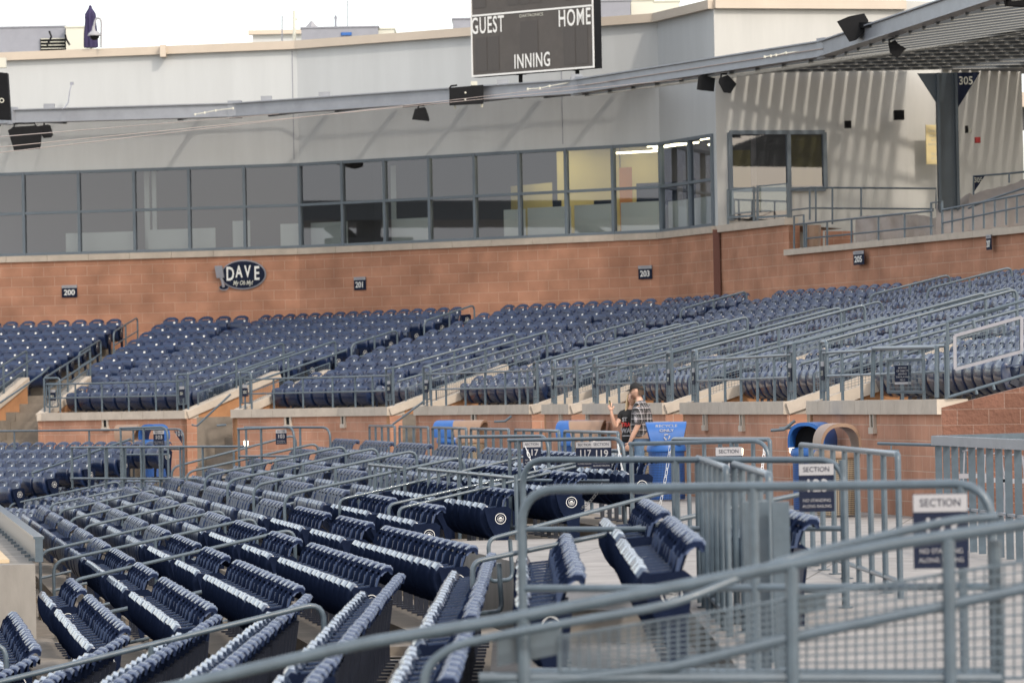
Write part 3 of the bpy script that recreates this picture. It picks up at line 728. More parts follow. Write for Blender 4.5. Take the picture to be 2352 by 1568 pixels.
# ---- lower bowl, straight part
UL = V2(.1409, -.990); NL = V2(.990, .1409); RL = .1765; ZK = -.57
def KX(Z): return V2(-.43 - .1423 * (Z - 43.4), Z)
LET = {-7: 'C', -6: 'D', -5: 'E', -4: 'F', -3: 'G', -2: 'H', -1: 'J', 0: 'K', 1: 'L', 2: 'M', 3: 'N', 4: 'O'}
AIS = [43.0, 52.2, 57.2, 63.0, 68.4, 74.0, 79.7, 85.4, 91.0]
HALF = .62
secn = ['just beyond the near aisle', 'between the second and third aisles', 'beyond the third aisle', 'beyond the fourth aisle', 'beyond the fifth aisle', 'beyond the sixth aisle', 'beyond the seventh aisle', 'beyond the eighth aisle', 'beyond the ninth aisle']
low = MB()
def slab(p0, p1, n, z, lowz=.6):
    a = p0 - n * .61; b = p1 - n * .61; c = p1 + n * .25; d = p0 + n * .25
    low.prism([tuple(a), tuple(b), tuple(c), tuple(d)], z - lowz, z)
for s_ in range(8):
    Zn, Zf = AIS[s_] + HALF, AIS[s_ + 1] - HALF
    if s_ == 0: rows = range(-6, 1)
    elif s_ == 1: rows = range(-4, 5)
    else: rows = range(-3, 5)
    for j in rows:
        z = ZK + RL * j; o0 = KX(Zf) + NL * (j * .86); L = (Zf - Zn) / .99; n_ = int(L / .5)
        run(o0, UL, n_, z, -NL, 'navy tip-up seat in row %s %s' % (LET[j], secn[s_]), L / n_)
        p = o0 + UL * (L + .02); ends.append((p.x, p.y, z, face_ang(-NL), LET[j], 0))
for j in range(-8, 5):
    z = ZK + RL * j; Za = 42.0 if j < 1 else 53.0
    Zb = 58.0 if j < -4 else 92.5
    slab(KX(Zb) + NL * (j * .86), KX(Za) + NL * (j * .86), NL, z)
    # half steps in the aisles
    for A_ in AIS:
        if A_ > Zb or A_ < Za or j < -4 and A_ > 58: continue
        q = KX(A_) + NL * (j * .86 - .61 - .17); low.box((q.x, q.y, z - RL / 2 - .05), .34, 1.0, .1, atan2(NL.y, NL.x))
# ---- lower bowl, near part: rows run straight at the camera
N0 = V2(1, 0); U0v = V2(-.007, -1).normalized(); K0 = V2(-.30, 41.8)
for j in range(-8, 1):
    z = ZK + RL * j; p = K0 + N0 * (j * .86)
    if j >= -6:
        run(p, U0v, 24, z, -N0, 'navy tip-up seat in row %s of the nearest block' % LET[j])
        run(p + U0v * 12.7, U0v, 12, z, -N0, 'navy tip-up seat in row %s at the bottom edge, nearest the camera' % LET[j])
        q = p + U0v * 12.03; ends.append((q.x, q.y, z, face_ang(-N0), '', 0))
    slab(p + V2(0, .4), p + U0v * 20, N0, z)
# ---- three loose rows on and beside the deck
def pxrow(x0, y0, x1, y1, hb, n, lab, z):
    a = hz(x0, y0, z + .82); b = hz(x1, y1, z + .82); a = V2(a.x - .17, a.y); b = V2(b.x - .17, b.y); d = (b - a); L = d.length; d.normalize(); nn = V2(d.y, -d.x)
    if nn.x > 0: nn = -nn
    run(a, d, n, z, nn, lab, L / n, L / n / 2); e = b + d * .02; ends.append((e.x, e.y, z, face_ang(nn), '', 2))
    return a, b
I1 = pxrow(1327, 1221, 1367, 1312, 0, 15, 'navy tip-up seat of the short row beside the low concrete ledge', -.25)
I2 = pxrow(1507, 1142, 1560, 1170, 0, 9, 'blurred navy seat of the farther short row on the deck', -.03)
I2b = pxrow(1568, 1181, 1645, 1234, 0, 11, 'blurred navy seat of the nearer short row on the deck', -.03)
I3 = pxrow(1815, 1160, 1903, 1184, 0, 8, 'blurred navy seat in the row behind the section 123 sign', -.03)
# ---- far left lower block, facing the camera
th = radians(41); uf = V2(sin(th), -cos(th)); nf = V2(cos(th), sin(th))
for j, (x, y, k) in enumerate(((404, 1011.5, 103), (306, 1032, 103.7), (228, 1053, 104.3), (145, 1075, 105), (66, 1098, 105.6))):
    p = at(x, y, F / k); z = p.z - .82; e = V2(p.x, p.y) - nf * .17; n_ = 24
    run(e - uf * n_ * .49, uf, n_, z, -nf, 'navy tip-up seat in the %s row of the far left lower block' % ['top', 'second', 'third', 'fourth', 'fifth'][j], .49)
    ends.append(((e + uf * .05).x, (e + uf * .05).y, z, face_ang(-nf), '', 1)); slab(e - uf * 14, e + uf * (1.8 if j < 2 else 1.0), nf, z)
th = radians(24); ug = V2(sin(th), -cos(th)); ng = V2(cos(th), sin(th))
for j, (x, y, k, n_) in enumerate(((371, 1101, 107, 14), (297, 1121, 107.6, 14), (199, 1142, 108.2, 13), (100, 1168, 108.8, 12), (20, 1188, 109.4, 6))):
    p = at(x, y, F / k); z = p.z - .82; e = V2(p.x, p.y) - ng * .17
    run(e - ug * n_ * .5, ug, n_, z, -ng, 'navy tip-up seat in the %s row of the small far block left of the long rails' % ['top', 'second', 'third', 'fourth', 'fifth'][j])
    ends.append(((e + ug * .05).x, (e + ug * .05).y, z, face_ang(-ng), '', 1)); slab(e - ug * (n_ * .5 + 3), e + ug * 2.2, ng, z)
struct(low.obj('lower_seating_terrace', 'tread'))
# ---- largest ~300 in view become things with parts, the rest is one mass
def in_view(s):
    d = Vector((s[0], s[1], s[2] + .6)) - EYE; k = d.dot(_f); 
    x = 1176 + F * d.dot(CR) / k; y = 784 - F * d.dot(CU) / k
    return -40 < x < 2400 and y < 1640 and k > 0, k
near = []; rest = []
for s in seats:
    ok, k = in_view(s)
    if ok: near.append((k, s))
    elif k < 60 and abs(s[0]) < 12 and s[1] > 25: rest.append(s)
near.sort(key=lambda a: a[0])
things = near[:296]; rest += [s for k, s in near[296:]]
for k, s in things:
    t = thing('stadium_seat', s[4], 'seat', (s[0], s[1], s[2]), s[3], 'navy stadium seats')
    for nm, me in SME.items():
        o = bpy.data.objects.new(nm, me); C.objects.link(o); o.parent = t
import numpy as np
def mass(lst, name, keep):
    V = []; Fc = []; MI = []; base = 0; mats = ['navy_far_glare', 'navy_top_light', 'iron', 'tagw', 'navy', 'nose', 'navy_mid_glare']; lut = {'navy': 0, 'navy_top_light': 1, 'iron': 2, 'tagw': 3, 'nose': 1}
    lutn = {'navy': 4, 'navy_top_light': 1, 'iron': 2, 'tagw': 3, 'nose': 5}; lutm = {'navy': 6, 'navy_top_light': 1, 'iron': 2, 'tagw': 3, 'nose': 1}; pmn = []; pmm = []
    pv = []; pf = []; pm = []
    for nm in keep:
        mb, ms, _ = SP[nm]; b = len(pv); pv += mb.v; pf += [tuple(b + i for i in f) for f in mb.f]; pm += [lut[ms[q]] for q in mb.m]; pmn += [lutn[ms[q]] for q in mb.m]; pmm += [lutm[ms[q]] for q in mb.m]
    pv = np.array(pv); loops = np.array([i for f in pf for i in f]); tot = np.array([len(f) for f in pf]); st = np.concatenate(([0], np.cumsum(tot)[:-1])); n = len(lst)
    allv = np.empty((n, len(pv), 3))
    for k, s in enumerate(lst):
        c, sn = cos(s[3]), sin(s[3]); allv[k, :, 0] = pv[:, 0] * c - pv[:, 1] * sn + s[0]; allv[k, :, 1] = pv[:, 0] * sn + pv[:, 1] * c + s[1]; allv[k, :, 2] = pv[:, 2] + s[2]
    me = bpy.data.meshes.new(name); me.vertices.add(n * len(pv)); me.vertices.foreach_set('co', allv.ravel())
    L = (loops[None, :] + (np.arange(n) * len(pv))[:, None]).ravel(); me.loops.add(len(L)); me.loops.foreach_set('vertex_index', L.astype(np.int32))
    S_ = (st[None, :] + (np.arange(n) * len(loops))[:, None]).ravel(); me.polygons.add(len(S_)); me.polygons.foreach_set('loop_start', S_.astype(np.int32))
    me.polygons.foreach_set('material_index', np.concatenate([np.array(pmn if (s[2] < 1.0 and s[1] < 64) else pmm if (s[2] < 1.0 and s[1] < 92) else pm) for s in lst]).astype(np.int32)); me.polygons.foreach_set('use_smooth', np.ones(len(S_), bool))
    for q in mats: me.materials.append(M[q])
    me.update(calc_edges=True); me.set_sharp_from_angle(angle=radians(38))
    o = bpy.data.objects.new(name, me); C.objects.link(o); o['kind'] = 'stuff'; o['label'] = 'rows upon rows of navy stadium seats filling the far sections'; o['category'] = 'seats'; return o
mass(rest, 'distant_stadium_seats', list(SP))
print('seats', len(seats), 'things', len(things), 'mass', len(rest))
# ---- aisle end panels with the round emblem
def ellipse(cx, cy, cz, rx, rz_, n=20): return [(cx, cy + rx * cos(2 * pi * i / n), cz + rz_ * sin(2 * pi * i / n)) for i in range(n)]
def end_meshes():
    mb = MB(); prof = [(.02, .0), (.12, .0), (.18, .25), (.26, .40), (.30, .56), (.30, .60), (.03, .62), (-.02, .58), (.0, .40), (.02, .25)]
    for x in (-.012, .012):
        mb.face([(x, p[0], p[1]) for p in (prof if x < 0 else reversed(prof))])
    for i in range(len(prof)):
        p, q = prof[i], prof[(i + 1) % len(prof)]; mb.face([(-.012, p[0], p[1]), (.012, p[0], p[1]), (.012, q[0], q[1]), (-.012, q[0], q[1])])
    panel = mb.mesh('panel', 'navy')
    mb = MB(); cy, cz = .115, .475
    for sx in (.0145, -.0145):
        n = 28
        for r0, r1 in ((.060, .066), (.036, .0385)):
            for i in range(n):
                a0, a1 = 2 * pi * i / n, 2 * pi * (i + 1) / n
                mb.face([(sx, cy + r * cos(a), cz + r * sin(a)) for r, a in ((r0, a0), (r1, a0), (r1, a1), (r0, a1))])
        for i in range(9):      # furrows below, sun above
            a = pi + (i + 1) * pi / 10; mb.face([(sx, cy + r * cos(a + e), cz + r * sin(a + e)) for r, e in ((.008, -.09), (.034, -.045), (.034, .045), (.008, .09))])
        mb.face([(sx, cy + .016 * cos(pi * i / 8), cz + .004 + .016 * sin(pi * i / 8)) for i in range(9)])
        mb.face([(sx, cy - .034, cz + .001), (sx, cy + .034, cz + .001), (sx, cy + .034, cz + .004), (sx, cy - .034, cz + .004)])
    med = mb.mesh('emblem', 'tagw')
    return panel, med
PAN, MED = end_meshes()
def arc_text():
    me = bpy.data.meshes.new('emblem_lettering'); bm = bmesh.new()
    for word, a0, a1, flip in (('PEORIA', radians(150), radians(30), 1), ('ARIZONA', radians(215), radians(325), -1)):
        for k, ch in enumerate(word):
            a = a0 + (a1 - a0) * k / (len(word) - 1)
            # lettering is read from the aisle side (+x side of the panel)
            right = Vector((0, sin(a) * flip, -cos(a) * flip)); up = Vector((0, cos(a) * flip, sin(a) * flip))
            o = text_mb(ch, .021, 'tagw', 'x', None, Vector((.0148, .115 + .0485 * cos(a), .475 + .0485 * sin(a))), right, up, 1.0, .001, depth=.0004)
            bm.from_mesh(o.data); d = o.data; bpy.data.objects.remove(o); bpy.data.meshes.remove(d)
    bm.to_mesh(me); bm.free(); me.materials.append(M['tagw']); return me
LETTERS = arc_text()
LM = {}
def letter_meshes(ch):
    if ch not in LM:
        mb = MB(); n = 20; mb.face([(.0145, .115 + .036 * cos(2 * pi * i / n), .30 + .022 * sin(2 * pi * i / n)) for i in range(n)]); ov = mb.mesh('letter_plate', 'tagw')
        o = text_mb(ch, .032, 'black', 'row_letter', None, (.0152, .115, .30), (0, 1, 0), (0, 0, 1), 1, .001, depth=.0004); me = o.data; bpy.data.objects.remove(o); LM[ch] = (ov, me)
    return LM[ch]
for (x, y, z, a, ch, kd) in ends:
    ok, k = in_view((x, y, z))
    if not ok: continue
    lab = 'navy aisle end panel with round white emblem' + (', row letter %s' % ch if ch else '')
    t = thing('row_end_panel', lab + (', lower bowl' if kd != 1 else ', far seating block'), 'end panel', (x, y, z), a, 'aisle end panels of the seat rows')
    o = bpy.data.objects.new('panel', PAN); C.objects.link(o); o.parent = t
    o = bpy.data.objects.new('emblem', MED); C.objects.link(o); o.parent = t
    if k < 75:
        o = bpy.data.objects.new('emblem_lettering', LETTERS); C.objects.link(o); o.parent = t
        if ch:
            ov, le = letter_meshes(ch)
            p = bpy.data.objects.new('letter_plate', ov); C.objects.link(p); p.parent = t
            q = bpy.data.objects.new('row_letter', le); C.objects.link(q); q.parent = p
# ================================================================== GROUND, DECK
mb = MB(); mb.face([(-200, -40, -3.2), (200, -40, -3.2), (200, 400, -3.2), (-200, 400, -3.2)]); struct(mb.obj('ground', 'ground'))
# concourse deck at z 0
oL = lambda Z, c: KX(Z) + NL * c
mb = MB()
inner = [oL(92.5, 4.1), oL(53.0, 4.1), oL(52.9, .75), oL(44.4, .75), V2(.32, 42.5), V2(.32, 35.2), V2(1.35, 35.0), V2(1.35, 26), V2(.5, 25), V2(.5, 12)]
def dq(*p):
    p = [tuple(q) for q in p]; ar = sum(p[i][0] * p[(i + 1) % len(p)][1] - p[(i + 1) % len(p)][0] * p[i][1] for i in range(len(p)))
    if ar < 0: p.reverse()
    mb.face([(q[0], q[1], 0) for q in p])
wc, wb, wa, w0 = WP[3] + V2(.35, .2), WP[2] + V2(.3, .3), WP[1] + V2(.2, .4), WP[0] + V2(0, .4)
dq(inner[0], inner[1], V2(14, 52.5), V2(14, 58.2), WP[4] + V2(.35, .1), wc)
dq(inner[1], inner[2], inner[3], V2(14, 44.0), V2(14, 52.5)); dq(inner[3], inner[4], V2(.32, 35.1), V2(14, 35.1), V2(14, 44.0))
dq(V2(1.35, 35.1), V2(14, 35.1), V2(14, 25.5), V2(1.35, 25.5)); dq(V2(.5, 25.5), V2(14, 25.5), V2(14, 12), V2(.5, 12))
P2, P3_, P4 = V2(-6.9, 97.0), V2(-7.7, 99.7), V2(-17.0, 110.6)
dq(inner[0], wc, wb, P2); dq(P2, wb, wa, P3_); dq(P3_, wa, w0, P4)
struct(mb.obj('concourse_deck', 'conc'))
# deck edge faces
mb = MB()
pts = [P3_, P2] + inner
for a, b in zip(pts, pts[1:]): mb.wallquad(b, a, -3.0, -.001)
o = mb.obj('deck_edge_wall', 'ledge'); struct(o)
# low floor in the notch beside the short row
mb = MB(); mb.prism([(-.2, 36), (1.5, 36), (1.5, 22), (-.2, 22)], -1.0, -.26); struct(mb.obj('lower_walkway', 'conc'))
# field side floor
mb = MB(); mb.prism([(-40, 20), (-3, 20), (-3, 100), (-40, 130)], -3.1, -2.3); struct(mb.obj('field_edge_floor', 'tread'))
# dugout roof block at left with planks and guard board
T = thing('dugout', 'concrete dugout end with tan planked roof at the lower left', 'dugout', (-6.2, 57.2, -2.1))
mb = MB(); zt = -.32; A = V2(-6.17, 57.0)
B1 = A + V2(-.1409, .99) * 30
mb.prism([tuple(A), (-14, 56.4), (-20, 84), tuple(B1)], -2.1, zt); o = mb.obj('concrete_wall', 'ledge', T); o.location = -T.location
mb = MB()
for k in range(14):
    c = -.55 - k * .34; a = A + V2(c, .6 - k * .03); b = B1 + V2(c, -.3); mb.bar((a.x, a.y, zt + .025), (b.x, b.y, zt + .025), .30, .045, k % 2)
o = mb.obj('roof_plank', [mat('roof_plank', (.55, .43, .28), .8, 0, .1, 2), mat('roof_plank_pale', (.55, .5, .46), .8, 0, .15, 3)], T); o.location = -T.location
T = thing('guard_board', 'long grey guard board along the edge of the dugout roof', 'guard', (-6.1, 57.6, -.3))
a = A + V2(.02, .3); b = B1
mb = MB(); mb.bar((a.x, a.y, -.15), (b.x, b.y, -.15), .10, .30); mb.bar((a.x, a.y, .01), (b.x, b.y, .01), .14, .03); o = mb.obj('board', 'rail', T); o.location = -T.location
mb = MB()
for k in range(20):
    p = a.lerp(b, (k + .3) / 20); mb.bar((p.x - .12, p.y, -.28), (p.x - .03, p.y, -.28), .05, .04)
o = mb.obj('bracket', 'rail', T); o.location = -T.location
# ================================================================== RAILS
PR = .024
def rail(label, tops, mids=(), posts=(), group=None, r=PR, mesh=None, extra=None, name='guard_rail', cat='railing'):
    """tops / mids: lists of 3-D polylines, posts: list of (top, bottom)"""
    base = tops[0][0]; T = thing(name, label, cat, (base.x, base.y, posts[0][1].z if posts else base.z), 0, group)
    def ad(mb, nm, m='rail'):
        o = mb.obj(nm, m, T, smooth=True); o.location = -T.location
    for t in tops: mb = MB(); mb.tube(t, r, 10); ad(mb, 'top_rail')
    for t in mids: mb = MB(); mb.tube(t, r * .85, 8); ad(mb, 'mid_rail')
    for a, b in posts:
        mb = MB(); mb.tube([a, b], r, 8); ad(mb, 'post')
        if abs(b.z) < .01: mb = MB(); mb.lathe([(.0, .012), (r * 2.3, .012), (r * 2.3, .002)], b, 10); ad(mb, 'base_flange')
    if mesh:
        for q in mesh:
            mb = MB(); wire_panel(mb, *q); ad(mb, 'mesh_infill')
    return T
def wire_panel(mb, a, b, c, d, s=.05, w=.0045, border=.02):
    """square wire mesh in the quad a b (bottom) c d (top): a->b bottom, d->c top"""
    L = max((b - a).length, (c - d).length); H = max((d - a).length, (c - b).length)
    n = int(L / s); m_ = int(H / s)
    for i in range(1, n): mb.bar(a.lerp(b, i / n), d.lerp(c, i / n), w, w, 0, Vector((0.3, 1, 0)))
    for i in range(1, m_): mb.bar(a.lerp(d, i / m_), b.lerp(c, i / m_), w, w)
    for p, q in ((a, b), (b, c), (c, d), (d, a)): mb.bar(p, q, border, border, 0, Vector((0.3, 1, .1)))
def P3(p, z): return Vector((p.x, p.y, z))
# ---- lower bowl aisle rails (lower and upper flight)
ordn = ['nearest', 'second', 'third', 'fourth', 'fifth', 'sixth', 'seventh', 'eighth', 'ninth', 'tenth']
def aisle_rail(label, p0, p1, z0, z1, floor=-.95, npost=3, grp='aisle handrails of the lower bowl', loop=False):
    d = (p1 - p0); u = Vector((d.x, d.y, 0)).normalized()
    a = P3(p0, z0); b = P3(p1, z1); dr = (b - a).normalized()
    top = fillet([a - UP * .92, a, b, b - UP * .90], .17, 6)
    mid0 = a.lerp(b, .0) - UP * .40; mid1 = b - UP * .40
    posts = [(a.lerp(b, (k + 1) / (npost - 1)), a.lerp(b, (k + 1) / (npost - 1)) - UP * .95) for k in range(npost - 2)]
    return rail(label, [top], [[mid0, mid1]], posts, grp, name='aisle_handrail', cat='handrail')
# measured ends of the lower flights (picture x, y at both hooks, height below the eye chosen from the row floor)
LR = [((225, 1411), (856, 1272), 2.34, 1.766), ((161, 1334), (677, 1214), 2.18, 1.60), ((123, 1290), (589, 1188), 2.17, 1.60), ((92, 1267), (516, 1170), 2.16, 1.60),
      ((190, 1210), (450, 1151), 1.98, 1.60), ((159, 1192), (399, 1137), 1.98, 1.60), ((134, 1173), (357, 1124), 1.98, 1.60), ((113, 1159), (322, 1115), 1.98, 1.60), ((20, 1158), (276, 1104), 2.05, 1.60)]
for k, (l, r, hl, hr) in enumerate(LR):
    a = hz(l[0], l[1], 1.67 - hl); b = hz(r[0], r[1], 1.67 - hr)
    # keep the rail on its aisle: use the depth of the right end and the aisle direction
    aY = b.y - .1409 * 3.3; a = at(l[0], l[1], aY)
    aisle_rail('grey two-bar handrail in the lower flight of the %s aisle from the camera' % ordn[k + 1], a, b, a.z, b.z)
UR = [((653, 1137), (1066, 1048), 4), ((582, 1115), (957, 1033), 5), ((522, 1104), (868, 1027), 6), ((470, 1093), (794, 1023), 7), ((428, 1084), (731, 1017), 8), ((394, 1073), (679, 998), 9)]
for k, (l, r, ai) in enumerate(UR):
    Zr = AIS[min(ai - 1, 9)] if ai < 4 else AIS[ai - 1]
    Zr = [63.4, 68.5, 74.2, 79.9, 85.6, 91][k]
    b = at(r[0], r[1], Zr + .5); a = at(l[0], l[1], Zr)
    aisle_rail('grey two-bar handrail in the upper flight of the %s aisle from the camera' % ordn[k + 3], a, b, a.z, b.z)
# nearest big one (right hook at 743,1382) and short one at the left edge
b = at(743, 1382, 37.0); a = at(-60, 1580, 36.2)
aisle_rail('thick grey handrail crossing the nearest seat block, hooked at its right end', a, b, a.z, b.z, npost=3)
a = at(-120, 1500, 40); b = at(16, 1480, 40)
rail('end of a grey handrail at the lower left edge of the picture', [fillet([at(-90, 1500, 40), at(14, 1470, 40), at(16, 1600, 40)], .25)], [], [], None, name='aisle_handrail', cat='handrail')
# loop-ended handrails by the cross guards
def loop_rail(label, pts, Y0, Y1, w=.33, h=.42):
    p = [at(x, y, Y0 + (Y1 - Y0) * i / (len(pts) - 1)) for i, (x, y) in enumerate(pts)]
    e = p[0]; d = (p[0] - p[1]).normalized()
    lp = fillet([p[-1], p[0], p[0] - UP * h, p[0] - UP * (h + .05) - d * w, p[0] - UP * .07 - d * w * .92], .08, 4)
    rail(label, [lp], [], [], 'loop-ended handrails at the head of the aisles', r=.021, name='loop_handrail', cat='handrail')
loop_rail('grey handrail ending in a square loop above the seats at picture centre left', [(780, 1147), (880, 1120), (1000, 1092), (1240, 1040)], 61, 62)
loop_rail('grey handrail with a square loop, left of a pair at the deck rail', [(893, 1159), (1000, 1132), (1250, 1082), (1420, 1040)], 56, 57)
loop_rail('grey handrail with a square loop, right of a pair at the deck rail', [(916, 1167), (1040, 1134), (1300, 1075), (1425, 1047)], 55, 56)
loop_rail('grey handrail with a square loop hanging left of the tall blurred post', [(1122, 1238), (1200, 1213), (1420, 1148), (1650, 1097)], 44, 45)
loop_rail('blurred grey handrail with a large square loop beside the concrete ledge', [(1085, 1290), (1180, 1263), (1420, 1240), (1860, 1130)], 36, 37)
# upper flights of the two aisles next to the guards, from (905,1200) region
# ---- picket guard rails along the deck edge
def pickets(label, x0, x1, n, c=4.75, ztop=1.17, zbot=0.0, Zs=None, group='picket guards along the deck edge', r=.026, low=True):
    def onl(x):
        rr = ray(x, 1000); a = oL(40, c); b = oL(90, c); d = b - a; t = (rr.x * a.y - a.x) / (d.x - rr.x * d.y); return a + d * t
    a, b = onl(x0), onl(x1)
    if Zs: a = V2(ray(x0, 1050).x * Zs[0], Zs[0]); b = V2(ray(x1, 1050).x * Zs[1], Zs[1])
    tops = [P3(a, zbot), P3(a, ztop), P3(b, ztop), P3(b, zbot)]
    posts = [(P3(a.lerp(b, k / n), ztop), P3(a.lerp(b, k / n), zbot)) for k in range(1, n)]
    return rail(label, [fillet(tops, .05, 3)], [[P3(a, zbot + .14), P3(b, zbot + .14)]] if low else [], posts, group, r=r)
pickets('short picket guard farthest left behind the seats', 849, 907, 4); pickets('second picket guard from the left behind the seats', 918, 984, 4)
pickets('third picket guard from the left, in front of the far blue bin', 994, 1071, 5); pickets('picket guard in front of the far tan bin', 1082, 1169, 5)
pickets('picket guard left of the section 117 signs', 1184, 1284, 5); pickets('picket guard in front of the couple, white on top from the sun', 1297, 1420, 6)
pickets('bright-topped picket guard in front of the blue recycling bin', 1546, 1769, 6, Zs=(52.5, 49.8))
pickets('bright-topped picket guard in front of the big tan bin', 1840, 2062, 8, Zs=(44.2, 36.0))
pickets('heavily blurred picket guard with glaring white top, left piece', 1602, 1668, 6, Zs=(36.0, 30.8)); pickets('heavily blurred picket guard with glaring white top, right piece', 1686, 1765, 4, Zs=(32.5, 27.8))
# guards fixed to the face of the deck edge
def face_guard(label, A, Bp, n, z1, z0):
    posts = [(P3(A.lerp(Bp, k / n), z1 + .04), P3(A.lerp(Bp, k / n), z0)) for k in range(n + 1)]
    rail(label, [[P3(A, z1), P3(Bp, z1)]], [[P3(A, z0 + .28), P3(Bp, z0 + .28)]], posts, 'guards fixed to the deck edge', r=.024)
g0 = at(849, 1066, 66.8); g1 = at(929, 1074, 62.7); g2 = at(963, 1076, 61.8); g3 = at(1185, 1098, 53.0)
face_guard('grey picket guard on the deck edge, far piece left of picture centre', V2(g0.x, g0.y), V2(g1.x, g1.y), 6, .74, -.41)
face_guard('grey picket guard on the deck edge, long near piece at picture centre', V2(g2.x, g2.y), V2(g3.x, g3.y), 9, .74, -.55)
# ---- cross rails on the deck with the section signs
def cross(label, pL, pR, Z0_, Z1_, posts_x, zmid=(.62, .16), hook='R', thick=PR, mids=True, sqL=False):
    a = at(pL[0], pL[1], Z0_); b = at(pR[0], pR[1], Z1_)
    top = [a, b]; 
    if 'R' in hook: top = top + [P3(b, 0.0)]
    if 'L' in hook: top = [P3(a, 0.0)] + top
    posts = []
    for x in posts_x:
        t = (x - pL[0]) / (pR[0] - pL[0]); p = a.lerp(b, t); posts.append((p, P3(p, 0)))
    md = [[P3(a, z) , P3(b, z)] for z in zmid] if mids else []
    return rail(label, [fillet(top, .22, 7)], md, posts, 'cross rails with section signs', r=thick), a, b
def sec_sign(label, num, x0, x1, y0, Y, sub=True, hcut=None):
    a = at(x0, y0, Y); b = at(x1, y0, Y); wd = (b - a).length; ht = wd * 1.36
    Rr = Vector((b.x - a.x, b.y - a.y, 0)).normalized(); c = (a + b) / 2; c.z = (a.z + b.z) / 2 - ht / 2; n = Rr.cross(UP)
    T = thing('section_sign', label, 'sign', (c.x, c.y, c.z - ht / 2)); 
    o = plate(c, Rr, UP, wd, ht, .012).obj('panel', 'navyp', T); o.location = -T.location
    o = plate(c + UP * (ht / 2 - ht * .125) + n * .004, Rr, UP, wd * .985, ht * .235, .004).obj('white_band', 'white', T); o.location = -T.location
    for txt, sz, dz, mm, bo in (('SECTION', wd * .20, ht * .375, 'navyp', .0), (num, wd * .50, ht * .03, 'white', wd * .008)) + ((('NO STANDING', wd * .125, -ht * .27, 'white', .0), ('ALONG RAILING', wd * .118, -ht * .39, 'white', .0)) if sub else ()):
        o = text_mb(txt, sz, mm, 'lettering', T, c + UP * dz + n * .006, Rr, UP, .92, bo, depth=.001); o.location = -T.location
cross('far cross rail carrying the upper part of the section 103 sign, left', (275, 983), (385, 980), 93, 92, [277, 330], (.68, .12)); sec_sign('section 103 sign on the far left rail, below the blue bin', '103', 352, 377, 988, 92.3)
cross('cross rail with the second section 103 sign, in front of the block wall', (546, 985), (675, 980), 86, 84.5, [548, 600], (.68, .12)); sec_sign('section 103 sign on the rail in front of the block wall', '103', 633, 658, 986, 84.8)
cross('tall plain cross rail behind the second section 103 sign', (562, 981), (758, 981), 89.5, 88, [565, 690], ())
cross('long rail along the far left deck edge with the small 101 gusset', (-20, 990), (421, 985), 104, 99, [35, 210, 310], (.72,), hook='R')
T = thing('corner_gusset_sign', 'small dark triangular 101 sign in the corner of the far rail', 'sign'); a = at(399, 989, 98.9); b = at(418, 989, 98.9); c = at(418, 1018, 98.9)
mb = MB(); mb.face([a, c, b]); mb.face([p + Vector((0, .02, 0)) for p in (a, b, c)]); mb.obj('panel', 'navyp', T); text_mb('101', .17, 'white', 'lettering', T, at(411, 996, 98.85), (1, 0, 0), UP, .7, 0, depth=.001)
cross('long low rail with square posts in front of the far blue seats', (163, 1027), (560, 1025), 93, 87, [165, 206, 246, 288, 330, 373, 420, 470], (.03,), hook='', mids=False)
a = at(163, 1098, 93); b = at(560, 1100, 87)
rail('bottom bar of the long low rail in front of the far seats', [[a, b]], [], [(at(x, 1027, 93 - 6 * (x - 163) / 397.), at(x, 1105, 93 - 6 * (x - 163) / 397.)) for x in (165, 206, 246, 288, 330, 373, 421)], None)
rail('pale sloping handrail crossing the far left seats', [[at(74, 1086, 96), at(150, 1060, 95.7), at(300, 1008, 95)]], [], [(at(74, 1086, 96), at(76, 1096, 96))], None, name='aisle_handrail', cat='handrail')
cross('cross rail with the left section 117 sign', (1054, 1003), (1259, 1001), 61.4, 59.3, [1056], (.66, .07)); sec_sign('section 117 sign on the farther cross rail, no standing along railing', '117', 1201, 1242, 1013, 59.2)
cross('cross rail with the overlapping section 117 and 119 signs', (1168, 1011), (1432, 1006), 56.0, 54.0, [1170, 1193], (.66, .07)); sec_sign('section sign 117 half hidden behind the 119 sign', '117', 1322, 1364, 1014, 54.9); sec_sign('section 119 sign on the cross rail left of the couple', '119', 1357, 1404, 1012, 54.2)
cross('cross rail in front of the recycling bins with the half hidden section 119 sign', (1446, 1019), (1765, 1012), 47.6, 46.2, [1450, 1682], (.66,)); sec_sign('section 119 sign half hidden behind the blurred rail at right', '119', 1643, 1704, 1026, 46.2)
rail('short piece of grey rail end above the section 119 sign', [[at(1404, 1035, 54.3), at(1425, 1036, 54.0)]], [], [], None)
cross('long blurred cross rail hooked at both ends with the section 123 sign', (1200, 1055), (1938, 1056), 36.0, 34.6, [1560, 1935], (.62, .14), hook='LR', thick=.026); sec_sign('blurred section 123 sign in front of the tan bin', '123', 1834, 1915, 1064, 34.6)
cross('nearest heavily blurred cross rail hooked at both ends', (1196, 1124), (2276, 1110), 25.2, 24.3, [1740, 2210], (.60, .13), hook='LR', thick=.026); sec_sign('heavily blurred section 123 sign nearest the camera', '123', 2096, 2222, 1133, 24.2)
# thick flat posts behind the nearest cross rail
T = thing('gate_post', 'wide flat grey post pair behind the nearest blurred rail', 'post', (1.5, 28, 0)); 
mb = MB(); p = at(1738, 1300, 26.2); mb.box((p.x, p.y, .52), .15, .1, 1.05); q = at(1795, 1300, 26.0); mb.box((q.x, q.y, .52), .10, .1, 1.05); o = mb.obj('flat_post', 'rail', T); o.location = -T.location
